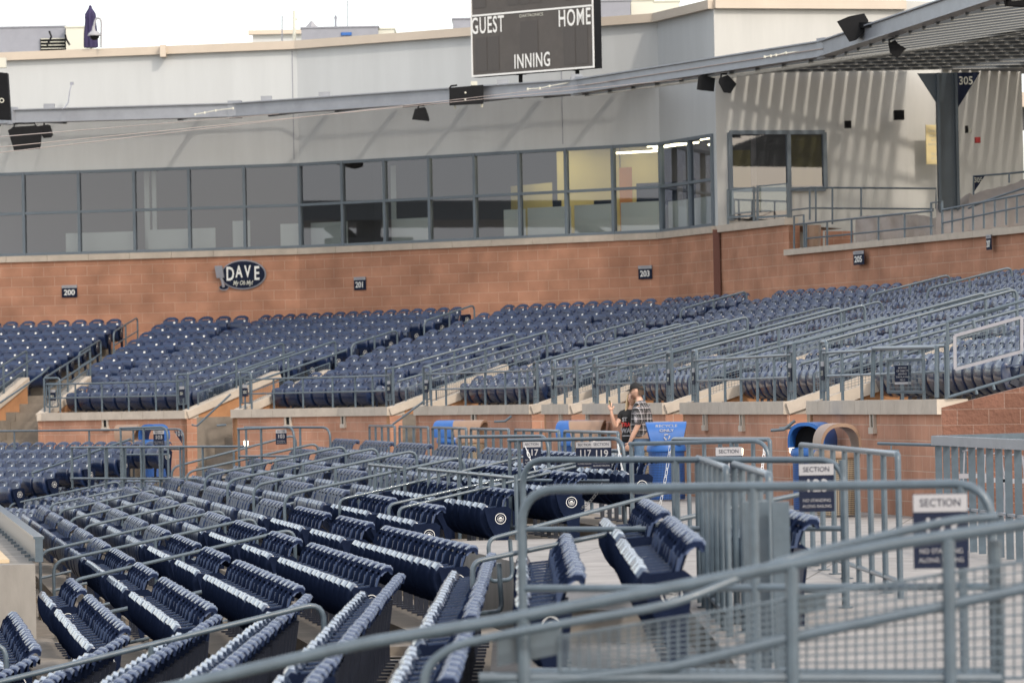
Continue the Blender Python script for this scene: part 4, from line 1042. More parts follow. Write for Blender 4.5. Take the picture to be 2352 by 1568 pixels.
# ---- foreground sloping aisle rail with mesh
Yf = 20.0
tp = [(-40, 1668), (402, 1577), (746, 1496), (861, 1472), (1149, 1424), (1551, 1347), (1804, 1298), (2061, 1247), (2352, 1203), (2420, 1190)]
T = rail('big blurred foreground handrail sloping up to the right with mesh infill', [[at(x, y, Yf) for x, y in tp]],
     [[at(x, y, Yf + .02) for x, y in ((880, 1640), (975, 1600), (1300, 1560), (1548, 1529), (1804, 1466), (2170, 1390), (2420, 1337))], [at(x, y, Yf + .02) for x, y in ((1100, 1556), (1600, 1556), (2300, 1557))]],
     [(at(1201, 1420, Yf), at(1206, 1640, Yf)), (at(1819, 1300, Yf), at(1822, 1640, Yf)), (at(2178, 1236, Yf), at(2184, 1640, Yf)), (at(2284, 1240, Yf + .1), at(2296, 1640, Yf + .1))],
     None, r=.030, name='foreground_handrail', cat='handrail',
     mesh=[(at(1285, 1556, Yf + .03), at(2352, 1556, Yf + .03), at(2352, 1288, Yf + .03), at(1285, 1462, Yf + .03), .045, .008, .014)])
rail('second blurred handrail running just under the foreground rail, curled at its left end', [fillet([at(972, 1640, Yf - .12), at(976, 1530, Yf - .12), at(1040, 1482, Yf - .12), at(1197, 1448, Yf - .12), at(1551, 1386, Yf - .12), at(1700, 1325, Yf - .0), at(1823, 1278, Yf + .1), at(2096, 1214, Yf + .1), at(2200, 1192, Yf + .1), at(2292, 1186, Yf + .1)], .25)], [], [], None, r=.021, name='foreground_handrail', cat='handrail')
T = thing('gusset_plate', 'flat grey plate holding the foreground mesh, between post and mesh', 'plate', tuple(at(1240, 1500, Yf)))
mb = MB(); mb.face([at(1142, 1530, Yf + .04), at(1290, 1500, Yf + .04), at(1290, 1440, Yf + .04), at(1142, 1466, Yf + .04)]); mb.face([at(x, y, Yf + .06) for x, y in ((1142, 1466), (1290, 1440), (1290, 1500), (1142, 1530))])
o = mb.obj('plate', 'rail', T); o.location = -T.location
mb = MB(); mb.face([at(1820, 1415, Yf + .04), at(1895, 1400, Yf + .04), at(1895, 1355, Yf + .04), at(1820, 1368, Yf + .04)]); o = mb.obj('plate', 'rail', T); o.location = -T.location
# ---- ramp fence of flat bars at far right
T = thing('ramp_fence', 'flat-bar picket fence of a ramp with wide top plate at the right edge', 'fence', (4.6, 48.5, 0))
a = at(2146, 1012, 48.5); b = at(2420, 1034, 41.5)
mb = MB(); za = a.z - .0; mb.bar((a.x, a.y, 1.14), (b.x, b.y, 1.14), .07, .10); mb.bar((a.x, a.y, .44), (b.x, b.y, .44), .05, .025)
o = mb.obj('top_plate', 'beam', T); o.location = -T.location
c = at(2420, 1005, 49.5); mb = MB(); mb.bar((a.x, a.y, 1.15), (c.x, c.y, 1.15), .07, .09); o = mb.obj('return_plate', 'rail', T); o.location = -T.location
for k in range(13):
    p = Vector((a.x, a.y, 0)).lerp(Vector((b.x, b.y, 0)), (k + .5) / 13); mb = MB(); mb.bar((p.x, p.y, -.02), (p.x, p.y, 1.09), .012, .075, 0, Vector((1, -.1, 0))); o = mb.obj('picket', 'column' if 0 else 'rail', T); o.location = -T.location
mb = MB()
for x, y in ((2215, 1040), (2262, 1050), (2310, 1052)):
    p = at(x, y, 46.5); s_ = 1
    mb.tube([p + Vector((-.02, 0, .02)), p + Vector((.16, 0, .05)), p + Vector((.2, 0, -.2))], .010, 6); mb.bar(p + Vector((-.06, 0, -.24)), p + Vector((.26, 0, -.24)), .02, .05); mb.tube([p + Vector((0, 0, .02)), p + Vector((-.05, 0, -.9))], .009, 6); mb.tube([p + Vector((.18, 0, .02)), p + Vector((.22, 0, -.9))], .009, 6)
o = mb.obj('folded_chairs', 'galv'); tag(o, 'shiny folded metal chairs standing behind the ramp fence', 'folding chairs')
# wall handrail
p0 = at(2017, 1018, 57.0); p1 = at(2230, 1024, 56.0)
rail('grey wall handrail on the block wall left of the ramp fence', [[p0, p1]], [], [], None, r=.022, name='wall_handrail', cat='handrail')
mb = MB(); q = at(2047, 1033, 57.2); mb.bar(q, q + UP * .1, .02, .02); mb.box(tuple(q - UP * .02), .2, .05, .05); o = mb.obj('handrail_bracket', 'rail'); tag(o, 'small bracket plate under the wall handrail', 'bracket')
for lab, pts, Y in (('grey handrail climbing out of the far left stair opening', [(440, 975), (452, 978), (530, 905)], 103), ('grey handrail stub at the right side of the far stair opening', [(498, 977), (520, 975)], 102), ('grey handrail climbing from the stair right of the long wall', [(880, 978), (900, 976), (975, 920)], 97), ('grey handrail stub beside the stair behind the tan bin', [(1135, 968), (1160, 967), (1175, 955)], 88), ('curled grey handrail left of the blue bin at right', [(1770, 988), (1800, 986), (1826, 966)], 65), ('straight grey handrail end at the stair jamb right of the bins', [(1790, 984), (1832, 980)], 65.3), ('grey handrail descending from the far left stair', [(0, 925), (95, 860), (113, 843)], 108)):
    rail(lab, [[at(x, y, Y) for x, y in pts]], [], [], None, r=.024, name='stair_handrail', cat='handrail')
# ---- guards on the concourse wall cap
for k in range(0, len(marks), 2):
    pa = wall_path(marks[k], marks[k + 1])
    if (pa[0] - pa[-1]).length < .6: continue
    ln = off(pa, .15); tot = sum((ln[j + 1] - ln[j]).length for j in range(len(ln) - 1)); npst = max(2, int(tot / 1.15))
    def along(s):
        for j in range(len(ln) - 1):
            l = (ln[j + 1] - ln[j]).length
            if s <= l + 1e-6 or j == len(ln) - 2: return ln[j].lerp(ln[j + 1], s / l)
            s -= l
    s0 = .30; s1 = tot - .30
    path = [along(s0)] + [ln[j] for j in range(1, len(ln) - 1)] + [along(s1)]
    posts = [(P3(along(s0 + (s1 - s0) * q / npst), 2.27), P3(along(s0 + (s1 - s0) * q / npst), 1.57)) for q in range(npst + 1)]
    rail('two-bar guard on the cap of ' + wlabels[k // 2].replace('the ', '', 1) if 0 else 'two-bar guard rail on cap: ' + ' '.join(wlabels[k // 2].split()[:11]), [[P3(p, 2.27) for p in path]], [[P3(p, 1.93) for p in path]], posts, 'guard rails on the concourse wall cap', r=.023)
secs = ['200', '201', '203', '203', '205', '205', '207']
for k, (i, c, t, n, hf) in enumerate(gaps):
    for s_ in (-1, 1):
        e = c + t * s_ * (hf + .12)
        f = e + t * s_ * .42
        zt = 2.43
        side = 'left' if s_ < 0 else 'right'
        # return frame on the wall + sloping rail up the stair
        a = P3(e + n * .15, zt); b = P3(f + n * .15, zt)
        slope = []
        Lr = 3.0
        hi = P3(e + n * (Lr + .15), zt + Lr * .245)
        loR = P3(e + n * .25, zt - .30); hiR = P3(e + n * (Lr + .5), zt + (Lr + .4) * .245 - .32)
        m0 = P3(e + n * .45, zt - .55 + .1); m1 = P3(e + n * (Lr - .05), zt + (Lr - .1) * .245 - .50); m2 = m1 - UP * .52; m3 = m0 - UP * .36
        rail('sloping guard with wire mesh on the %s side of the %s stair opening' % (side, ['first', 'second', 'third', 'fourth', 'fifth', 'sixth', 'seventh'][k]),
             [fillet([P3(f + n * .15, 1.57), b, a, hi, hi - UP * 1.0], .09, 3), [loR, hiR]],
             [[m3 - UP * .03, m2 - UP * .03]],
             [(a, P3(a, 1.57)), (a.lerp(hi, .5), a.lerp(hi, .5) - UP * 1.05)], 'mesh guards of the stair openings', r=.026,
             mesh=[(m3, m2, m1, m0, .055, .005, .03), (P3(e + t * s_ * .06 + n * .15, 1.72), P3(f - t * s_ * .06 + n * .15, 1.72), P3(f - t * s_ * .06 + n * .15, 2.30), P3(e + t * s_ * .06 + n * .15, 2.30), .05, .005, .03)])
        num = secs[min(6, k + (1 if s_ > 0 else 0))] if k else ('200' if s_ < 0 else '201')
        num = {0: ('200', '201'), 1: ('201', '203'), 2: ('203', '205'), 3: ('205', '207'), 4: ('207', '209'), 5: ('209', '211'), 6: ('211', '213')}[k][0 if s_ < 0 else 1]
        if k < 4 or 1:
            q = (e + f) / 2 + n * .12; T = thing('gate_number_plate', 'small navy plate numbered %s on the %s mesh frame of the %s stair' % (num, side, ['first', 'second', 'third', 'fourth', 'fifth', 'sixth', 'seventh'][k]), 'sign', (q.x, q.y, 1.85))
            R3 = Vector((t.x, t.y, 0)); c3 = Vector((q.x, q.y, 1.97)); o = plate(c3, R3, UP, .20, .20, .012).obj('panel', 'navyp', T); o.location = -T.location
            o = plate(c3 + UP * .14, R3, UP, .17, .07, .012).obj('white_band', 'white', T); o.location = -T.location
            n3 = R3.cross(UP); o = text_mb(num, .10, 'hvac2', 'lettering', T, c3 + n3 * .004, R3, UP, .9, 0, depth=.001); o.location = -T.location
    # aisle rails higher up
    for q, (u0, u1) in enumerate(((4.5, 6.0), (6.9, 8.6))):
        fl = lambda u: Z0 + RISE * (u - U0 + .61) / TR
        a = P3(c + n * u0, fl(u0) + .78); b = P3(c + n * u1, fl(u1) + .78)
        rail('%s two-bar aisle rail above the %s stair opening' % (['lower', 'upper'][q], ['first', 'second', 'third', 'fourth', 'fifth', 'sixth', 'seventh'][k]), [fillet([a - UP * .85, a, b, b - UP * .85], .14, 5)], [[a - UP * .36, b - UP * .36]], [(a.lerp(b, .5), a.lerp(b, .5) - UP * .85)], 'aisle rails of the upper bowl', name='aisle_handrail', cat='handrail')
# ---- end guard at the right with the warning sign
Yg = 58.15
T = rail('heavy square guard frame with mesh on the right end of the wall', [fillet([at(2004, 912, 61.5), at(2006, 800, 61.5), at(2152, 797, Yg), at(2152, 913, Yg)], .06, 3)], [], [(at(2152, 797, Yg), at(2152, 913, Yg))], None, r=.032,
     mesh=[(at(2040, 900, 60.4), at(2122, 900, 59), at(2122, 825, 59), at(2040, 828, 60.4), .055, .006, .035)])
T = thing('warning_sign', 'small dark sign reading beware of objects leaving the playing field', 'sign', tuple(at(2074, 878, 59.7)))
a = at(2055, 860, 59.72); b = at(2092, 860, 59.58); Rr = Vector((b.x - a.x, b.y - a.y, 0)).normalized(); c = (a + b) / 2; n = Rr.cross(UP); wd = (b - a).length
o = plate(c, Rr, UP, wd, wd * 1.0, .012).obj('panel', 'navyp', T); o.location = -T.location
o = plate(c - UP * wd * .46 + n * .003, Rr, UP, wd, wd * .12, .004).obj('white_band', 'white', T); o.location = -T.location
for k, tx in enumerate(('BEWARE', 'OF OBJECTS', 'LEAVING', 'THE PLAYING', 'FIELD')):
    o = text_mb(tx, wd * .145, 'white', 'lettering', T, c + UP * wd * (.36 - .165 * k) + n * .006, Rr, UP, .95, 0, depth=.001); o.location = -T.location
e0 = at(2165, 905, 58.0)
def on_e(x, y): 
    r = ray(x, y); a = WP[4] - V2(0, .02); t = (r.x * a.y - a.x) / (END_E.x - r.x * END_E.y); p = a + END_E * t; return EYE + r * p.y
T = rail('sloping guard with framed mesh panel over the dark end wall', [[on_e(2175, 740), on_e(2352, 690), on_e(2420, 672)], [on_e(2178, 912), on_e(2352, 861), on_e(2420, 842)]], [], [(on_e(2176, 740), on_e(2178, 912)), (on_e(2235, 735), on_e(2240, 760)), (on_e(2280, 880), on_e(2284, 895)), (on_e(2240, 890), on_e(2244, 905))], None, r=.022,
     mesh=[(on_e(2197, 842), on_e(2342, 803), on_e(2342, 733), on_e(2196, 775), .055, .005, .01)])
T2 = thing('mesh_panel_frame', 'pale riveted frame around the mesh panel at the right edge', 'panel', tuple(on_e(2196, 840)))
mb = MB(); q = [on_e(2193, 848), on_e(2346, 807), on_e(2346, 728), on_e(2192, 771)]
for a, b in zip(q, q[1:] + q[:1]): mb.bar(a - Vector((0, .05, 0)), b - Vector((0, .05, 0)), .012, .042, 0, Vector((0, -.02, 1)) if abs((b - a).z) < abs((b - a).x) else Vector((1, 0, 0)))
o = mb.obj('frame', 'galv', T2); o.location = -T2.location
# ---- upper right terrace rails, glass and tarps
def yr(x):   # depth of the right hand block wall cap
    r = ray(x, 560); d = RW1 - RM; t = (r.x * RM.y - RM.x) / (d.x - r.x * d.y); return (RM + d * t).y
def terr(label, pts, dy=.0, mid=None, posts=(), r=.024, bot=None, mesh=None, pre=None):
    top = [at(x, y, yr(x) + dy) for x, y in pts]; 
    mids = [[at(x, y, yr(x) + dy) for x, y in mid]] if mid else []
    ps = [(at(x, y0, yr(x) + dy), at(x, y1, yr(x) + dy)) for x, y0, y1 in posts]
    return rail(label, [top], mids, ps, 'guard rails of the upper right terrace', r=r, mesh=mesh)
terr('two-bar terrace guard in front of the grey tarps, left piece', [(1828, 516), (2143, 484)], .1, [(1852, 548), (2143, 519)], [(1852, 512, 568), (1900, 508, 566), (1956, 503, 558), (2018, 497, 553), (2078, 490, 546)])
terr('tall narrow gate frame at the left end of the terrace guard', [(1824, 572), (1824, 496), (1846, 494), (1848, 568)], .12)
terr('gate frame of the terrace guard beside the big column', [(2139, 545), (2139, 466), (2164, 463), (2165, 540)], .12, None, (), .028)
terr('two-bar terrace guard right of the big column', [(2166, 482), (2352, 446), (2420, 432)], .1, [(2166, 512), (2352, 474), (2420, 460)], [(x, 482 - (x - 2166) * .19, 540 - (x - 2166) * .16) for x in (2187, 2212, 2235, 2260, 2285, 2311, 2336)])
terr('upper sloping handrail over the tarps at the right edge', [(2225, 478), (2262, 462), (2352, 432), (2420, 410)], .6)
def gr(label, pts, Y, mid=None, posts=()):
    rail(label, [[at(x, y, Y) for x, y in pts]], [[at(x, y, Y) for x, y in mid]] if mid else [], [(at(x, y0, Y), at(x, y1, Y)) for x, y0, y1 in posts], 'guard rails of the upper right terrace', r=.024)
gr('thin two-bar rail in front of the striped wall', [(1815, 437), (1860, 431), (2000, 432), (2150, 433), (2150, 480)], 106, [(1815, 483), (1862, 478), (2145, 480)], [(1874, 431, 512), (1912, 431, 515), (1860, 431, 505), (1978, 432, 515)])
gr('dark rail with the small 305 gusset at the right edge', [(2236, 455), (2236, 405), (2300, 400), (2352, 395), (2420, 390)], 100, None, [(2318, 398, 420)])
T = thing('corner_gusset_sign', 'small dark triangular 305 sign under the dark rail', 'sign'); mb = MB(); mb.face([at(2238, 440, 99.9), at(2262, 404, 99.9), at(2238, 404, 99.9)]); mb.obj('panel', 'navyp', T); text_mb('305', .16, 'hvac2', 'lettering', T, at(2247, 414, 99.85), (1, 0, 0), UP, .8, 0, depth=.001)
for lab, x0, x1, yt, yb in (('left glass guard panel with grey posts on the terrace', 1672, 1732, 437, 494), ('right glass guard panel with grey posts on the terrace', 1740, 1810, 428, 488)):
    Y0g, Y1g = 106.9 - .0 * x0, 105.9
    T = thing('glass_guard', lab, 'glass panel', tuple(at(x0, 515, 107)))
    Ya = 108.0 - (x0 - 1672) * .012; Yb = 108.0 - (x1 - 1672) * .012
    mb = MB(); mb.bar(at(x0, yt - 2, Ya), at(x0, 518, Ya), .06, .06, 0, Vector((0, 1, 0))); mb.bar(at(x1, yt - 8, Yb), at(x1, 514, Yb), .06, .06, 0, Vector((0, 1, 0))); mb.bar(at(x0, 500, Ya), at(x1, 495, Yb), .05, .05); mb.bar(at(x0, yt, Ya), at(x1, yt - 6, Yb), .03, .03); o = mb.obj('frame', 'rail', T); o.location = -T.location
    mb = MB(); mb.face([at(x0 + 4, yb, Ya), at(x1 - 4, yb - 5, Yb), at(x1 - 4, yt - 5, Yb), at(x0 + 4, yt + 1, Ya)]); o = mb.obj('pane', 'glass2', T); o.location = -T.location
# tarps
def tarp(label, x0, x1, yf, Y, dz, seed, dep=2.2):
    rnd = random.Random(seed); mb = MB(); nx, ny = 34, 12; vs = []
    ph = [rnd.uniform(0, 6) for _ in range(8)]
    for j in range(ny + 1):
        for i in range(nx + 1):
            u = i / nx; v = j / ny; x = x0 + (x1 - x0) * u; yt, yb = yf(x)
            p = at(x, yb, Y); q = at(x, yt, Y + dep); s = v ** .55; w_ = p.lerp(q, v); z = p.z + (q.z - p.z) * s
            z += .05 * sin(9 * u * 3 + ph[0] + 3 * v) * (1 - abs(2 * v - 1)) + .02 * sin(19 * u + ph[1] - 4 * v) + rnd.uniform(-.014, .014)
            w_.y += (.07 * sin(14 * u + ph[2]) + .04 * sin(33 * u + ph[3]) + rnd.uniform(-.03, .03)) * (1 - v); vs.append((w_.x, w_.y, z))
    fs = [(j * (nx + 1) + i, j * (nx + 1) + i + 1, (j + 1) * (nx + 1) + i + 1, (j + 1) * (nx + 1) + i) for j in range(ny) for i in range(nx)]
    mb.grid(vs, fs); o = mb.obj('tarpaulin', 'tarp', None, smooth=True); tag(o, label, 'tarp')
tarp('low grey tarpaulin heaped behind the terrace guard, left of the column', 1965, 2150, lambda x: (500 - 8 * sin((x - 1965) / 60.) , 556 - (x - 1965) * .05), 101.5, 0, 3, 1.6)
tarp('big grey tarpaulin draped over seats right of the column', 2150, 2440, lambda x: (470 - (x - 2150) * .28 if x > 2230 else 470 - (x - 2150) * .27 + 8 * sin((x - 2150) / 18.), 545 - (x - 2150) * .14), 97.5, 0, 5, 2.4)
mb = MB(); a = at(1880, 545, 104); 
for x0, x1, yt in ((1850, 1890, 528), (1895, 1960, 531)): mb.face([at(x0, 568, 105.5), at(x1, 565, 105.5), at(x1, yt, 105.5), at(x0, yt, 105.5)], 0, [(0, 0), (1, 0), (1, .5), (0, .5)])
o = mb.obj('low_block_wall', 'brick'); tag(o, 'low red block wall behind the terrace guard', 'wall')
mb = MB(); p = at(1868, 566, 104.6); mb.lathe([(.0, 0), (.17, 0), (.2, .5), (.0, .5)], p, 14); o = mb.obj('waste_barrel', 'tan', smooth=True); tag(o, 'small tan barrel behind the terrace guard', 'barrel')
# ================================================================== WALL SIGNS
def wall_sign(label, num, x0, x1, y0, y1, pa, pb, sec=True):
    """navy section sign flat on the wall line pa-pb"""
    d = (pb - pa); 
    def onw(x):
        r = ray(x, (y0 + y1) / 2); t = (r.x * pa.y - pa.x) / (d.x - r.x * d.y); return pa + d * t
    a, b = onw(x0), onw(x1); R3 = Vector((d.x, d.y, 0)).normalized(); n = R3.cross(UP); m_ = (a + b) / 2
    z1 = at((x0 + x1) / 2, y0, m_.y).z; z0 = at((x0 + x1) / 2, y1, m_.y).z; wd = (b - a).length; ht = z1 - z0; c = Vector((m_.x, m_.y, (z0 + z1) / 2)) + n * .14
    T = thing('wall_section_sign', label, 'sign', tuple(c - UP * ht / 2), 0, 'section number signs on the block wall')
    for mb, nm, mm in ((plate(c, R3, UP, wd, ht, .02), 'panel', 'navyp'), (plate(c + UP * ht * .38 + n * .004, R3, UP, wd, ht * .24, .006), 'white_band', 'white')):
        o = mb.obj(nm, mm, T); o.location = -T.location
    for tx, sz, dz, mm, bo in (('SECTION', ht * .13, ht * .38, 'hvac', 0), (num, ht * .62, -ht * .12, 'tagw', ht * .012)):
        o = text_mb(tx, sz, mm, 'lettering', T, c + UP * dz + n * .008, R3, UP, wd / ht * (.78 if tx != 'SECTION' else 1.15), bo, depth=.002); o.location = -T.location
wall_sign('section 200 sign on the red wall at far left', '200', 146, 181, 655, 683, F0, F1)
wall_sign('section 201 sign on the red wall right of the oval emblem', '201', 820, 847, 636, 666, F1, F2)
wall_sign('section 203 sign on the red wall left of the corner pipe', '203', 1473, 1504, 610, 641, F1, F2)
wall_sign('section 205 sign on the red wall under the terrace guard', '205', 1973, 1997, 576, 608, RB[0], RW1)
wall_sign('section 207 sign on the red wall at the right edge', '207', 2279, 2290, 539, 574, RB[0], RW1)
# oval emblem
d = F1 - F0; R3 = Vector((d.x, d.y, 0)).normalized(); n = R3.cross(UP)
def onl0(x, y):
    r = ray(x, y); t = (r.x * F0.y - F0.x) / (d.x - r.x * d.y); p = F0 + d * t; return EYE + r * p.y
c = onl0(563, 631) + n * .16; rx = (onl0(615, 631) - onl0(511, 631)).length / 2; rz = (onl0(563, 597).z - onl0(563, 665).z) / 2
T = thing('oval_emblem', 'dark oval plaque with silver rim, lettering DAVE and a microphone', 'plaque', tuple(c - UP * rz))
def oval(s, dn, mname, nm, th=.03):
    mb = MB(); k = 48; fr = [c + R3 * (rx * s[0] * cos(2 * pi * i / k)) + UP * (rz * s[1] * sin(2 * pi * i / k)) + n * dn for i in range(k)]; bk = [p - n * th for p in fr]
    mb.face(fr); mb.face(list(reversed(bk)))
    for i in range(k): mb.face([fr[i], bk[i], bk[(i + 1) % k], fr[(i + 1) % k]])
    o = mb.obj(nm, mname, T); o.location = -T.location
oval((1.0, 1.0), .0, 'hvac', 'outer_rim'); oval((.975, .955), .008, 'galv', 'silver_rim'); oval((.95, .91), .016, 'navyp', 'dark_field')
for k, (ch, dx, dz, sz) in enumerate((('D', -.57, .03, 1.30), ('A', -.18, .17, 1.12), ('V', .20, .17, 1.12), ('E', .60, .03, 1.30))):
    o = text_mb(ch, rz * sz, 'tagw', 'lettering', T, c + R3 * rx * dx + UP * rz * dz + n * .02, R3, UP + R3 * (.0), .62, rz * .022, depth=.004); o.location = -T.location
o = text_mb('My Oh My!', rz * .42, 'hvac2', 'lettering', T, c - UP * rz * .56 - R3 * rx * .02 + n * .02, R3, UP, .72, .003, depth=.003, shear=.3); o.location = -T.location
mb = MB(); q = c - R3 * rx * 1.02 + UP * rz * .22 + n * .05
ax = (UP - R3 * .16).normalized(); rt = ax.cross(n) * -1
mb.frame(q, R3 * rx * .16, n * .03, ax * rz * .42, 0)
for i in range(6): mb.frame(q + ax * rz * (-.34 + .135 * i) + n * .032, R3 * rx * .165, n * .006, ax * rz * .028, 1)
mb.frame(q + R3 * rx * .03 + n * .034, R3 * rx * .012, n * .006, ax * rz * .42, 0)
mb.tube([q - ax * rz * .42, q - ax * rz * .62 + R3 * rx * .06, c - R3 * rx * .86 - UP * rz * .82 + n * .05], rx * .06, 8, 1)
k = 20; bc = c - R3 * rx * .85 - UP * rz * .84 + n * .03
mb.face([bc + R3 * rx * .21 * cos(2 * pi * i / k) + UP * rz * .20 * sin(2 * pi * i / k) for i in range(k)], 1); mb.face([bc + n * .01 + UP * rz * .03 + R3 * rx * .19 * cos(2 * pi * i / k) + UP * rz * .15 * sin(2 * pi * i / k) for i in range(k)], 2)
o = mb.obj('microphone', ['hvac', 'galv', 'navyp'], T); o.location = -T.location
M['digit'] = mat('digit_window', (.060, .052, .048), .35)
# ================================================================== SCOREBOARD
SA = at(1084, 178, beam_at(1084) + .9); SB = at(1366, 156, (beam_at(1084) + .9) / 1.0225); zb_ = (SA.z + SB.z) / 2
R3 = Vector((SB.x - SA.x, SB.y - SA.y, 0)).normalized(); n = R3.cross(UP); WDs = (SB - SA).length; HTs = 4.2
T = thing('scoreboard', 'dark brown baseball scoreboard with white GUEST, HOME and INNING lettering', 'scoreboard', (SA.x, SA.y, zb_ - .3))
cc = Vector(((SA.x + SB.x) / 2, (SA.y + SB.y) / 2, zb_ + HTs / 2))
def sput(o): o.location = -T.location; return o
mb = MB(); mb.frame(cc - n * .15, R3 * WDs / 2, n * .145, UP * HTs / 2); sput(mb.obj('cabinet', 'black', T))
sput(plate(cc + n * .004, R3, UP, WDs, HTs, .006).obj('face_panel', 'board', T))
def sp(u, v, dn=.01): return SA.copy() * 0 + Vector((SA.x, SA.y, zb_)) + R3 * (u * WDs) + UP * (v * WDs) + n * dn
mb = MB(); lw = .045
zs = .393   # height of the white divider as a part of the width
mb.bar(sp(0, .006), sp(1, .006), .01, lw); mb.bar(sp(0, zs), sp(1, zs), .01, lw); mb.bar(sp(.006, .012), sp(.006, 1.1), .01, lw, 0, R3); mb.bar(sp(.994, .012), sp(.994, 1.1), .01, lw, 0, R3)
sput(mb.obj('white_border', 'tagw', T))
mb = MB()
for u, v, w_, h_ in ((.04, .03, .09, .22), (.14, .03, .09, .22), (.41, .09, .14, .24), (.76, .03, .09, .24), (.86, .03, .09, .24), (.02, .44, .11, .3), (.31, .44, .09, .3), (.41, .44, .08, .3), (.50, .44, .08, .3), (.78, .44, .08, .3), (.88, .44, .1, .3)):
    mb = MB(); a = sp(u, v, .012); mb.face([a, a + R3 * w_ * WDs, a + R3 * w_ * WDs + UP * h_ * WDs, a + UP * h_ * WDs]); sput(mb.obj('digit_window', M['digit'], T))
for tx, u, v, s_, xs in (('GUEST', .140, .322, .150, .56), ('HOME', .848, .322, .150, .58), ('INNING', .50, .073, .128, .60)):
    sput(text_mb(tx, s_ * WDs, 'tagw', 'lettering', T, sp(u, v, .014), R3, UP, xs, .006, depth=.002, gap=1.12))
sput(text_mb('DAKTRONICS', .028 * WDs, 'hvac2', 'lettering', T, sp(.50, .365, .014), R3, UP, 1.1, 0, depth=.001))
for u in (.36, .82): mb = MB(); p = sp(u, 0, -.2); mb.bar(p, p - UP * .6, .10, .14); mb.bar(p + R3 * -.14 + UP * 0, p + R3 * .14, .12, .03); sput(mb.obj('leg', 'black', T))
# second board cut by the left edge
T = thing('display_board', 'dark board cut by the left picture edge above the canopy beam', 'board', tuple(at(-20, 275, 110)))
a = at(-70, 272, 110.6); b = at(13, 275, 110.4); mb = MB()
mb.face([a, at(24, 275, 110.4), at(17, 168, 110.4), at(-70, 160, 110.6)]); mb.face([p + Vector((0, .3, 0)) for p in (at(-70, 160, 110.6), at(17, 168, 110.4), at(24, 275, 110.4), a)]); mb.face([at(24, 275, 110.4), at(24, 275, 110.4) + Vector((0, .3, 0)), at(17, 168, 110.4) + Vector((0, .3, 0)), at(17, 168, 110.4)]); o = mb.obj('cabinet', 'black', T); o.location = -T.location
mb = MB(); p = at(4, 231, 110.2); 
for i in range(16): a0, a1 = 2 * pi * i / 16, 2 * pi * (i + 1) / 16; mb.face([p + Vector((r * cos(a), 0, r * sin(a))) for r, a in ((.04, a0), (.06, a0), (.06, a1), (.04, a1))])
mb.box(tuple(at(3, 145, 112)), .25, .15, .25); o = mb.obj('fitting', 'hvac2', T); o.location = -T.location
# ================================================================== SPEAKERS AND LAMPS ON THE BEAM
def box_thing(name, label, cat, px, Y, dep, mname='black', brk=None, group=None):
    """a housing with a real depth whose front outline is px"""
    T = thing(name, label, cat, tuple(at(px[0][0], px[0][1], Y)), 0, group)
    fr = [at(x, y, Y) for x, y in px]; cen = sum(fr, Vector()) / len(fr); bk = [cen + (p - cen) * .72 + Vector((.06, dep, .04)) for p in fr]
    mb = MB(); mb.face(fr); mb.face(list(reversed(bk)))
    for i in range(len(fr)): j = (i + 1) % len(fr); mb.face([fr[i], bk[i], bk[j], fr[j]])
    o = mb.obj('housing', mname, T); o.location = -T.location
    if brk:
        mb = MB(); mb.tube([at(x, y, Y + dep * .5) for x, y in brk], .025, 6); o = mb.obj('bracket', 'black', T); o.location = -T.location
    return T
box_thing('loudspeaker', 'large black loudspeaker hanging under the beam at far left', 'loudspeaker', [(18, 300), (30, 292), (84, 288), (95, 300), (92, 342), (32, 346)], beam_at(60) - .5, .7, brk=[(32, 292), (34, 284), (80, 283), (82, 290)])
box_thing('floodlight', 'black lamp housing right beside the large hanging loudspeaker', 'lamp', [(86, 290), (110, 286), (118, 316), (100, 318), (92, 305)], beam_at(100) - .3, .4, brk=[(100, 290), (102, 283)])
T = box_thing('control_box', 'square black box fixed on the beam under the scoreboard', 'box', [(1032, 202), (1110, 195), (1111, 239), (1032, 243)], beam_at(1070) - .65, .5, brk=[(1032, 204), (1036, 198), (1050, 196)])
for x, y in ((1069, 213), (1069, 228)): mb = MB(); p = at(x, y, beam_at(1070) - .68); mb.face([p + Vector((.025 * cos(2 * pi * i / 10), 0, .025 * sin(2 * pi * i / 10))) for i in range(10)]); o = mb.obj('knob', 'hvac2', T); o.location = -T.location
for x, y, q in ((1089, 192, .16), (1045, 246, .05), (1107, 242, .05)): mb = MB(); mb.box(tuple(at(x, y, beam_at(1070) - .4)), q, q, .1); o = mb.obj('foot', 'hvac2', T); o.location = -T.location
box_thing('loudspeaker', 'small black wedge loudspeaker hanging left of the square box', 'loudspeaker', [(953, 250), (975, 246), (986, 279), (946, 275)], beam_at(965) - .2, .45, brk=[(960, 250), (962, 243), (975, 242)])
box_thing('loudspeaker', 'black loudspeaker under the beam, left one of the pair at centre right', 'loudspeaker', [(1604, 176), (1612, 172), (1643, 180), (1640, 211), (1610, 208), (1600, 206)], beam_at(1620, 190) - .2, .5, brk=[(1622, 178), (1622, 168)])
box_thing('loudspeaker', 'black loudspeaker under the beam, right one of the pair at centre right', 'loudspeaker', [(1652, 180), (1672, 172), (1692, 193), (1678, 215), (1662, 213), (1650, 190)], beam_at(1670, 190) - .2, .5, brk=[(1655, 185), (1657, 170), (1670, 170)])
T = box_thing('loudspeaker', 'big dark grey horn loudspeaker sticking out above the beam at right', 'loudspeaker', [(1922, 50), (1950, 38), (1985, 31), (1995, 48), (1985, 75), (1966, 93), (1951, 97)], beam_at(1970, 80) - .9, .7)
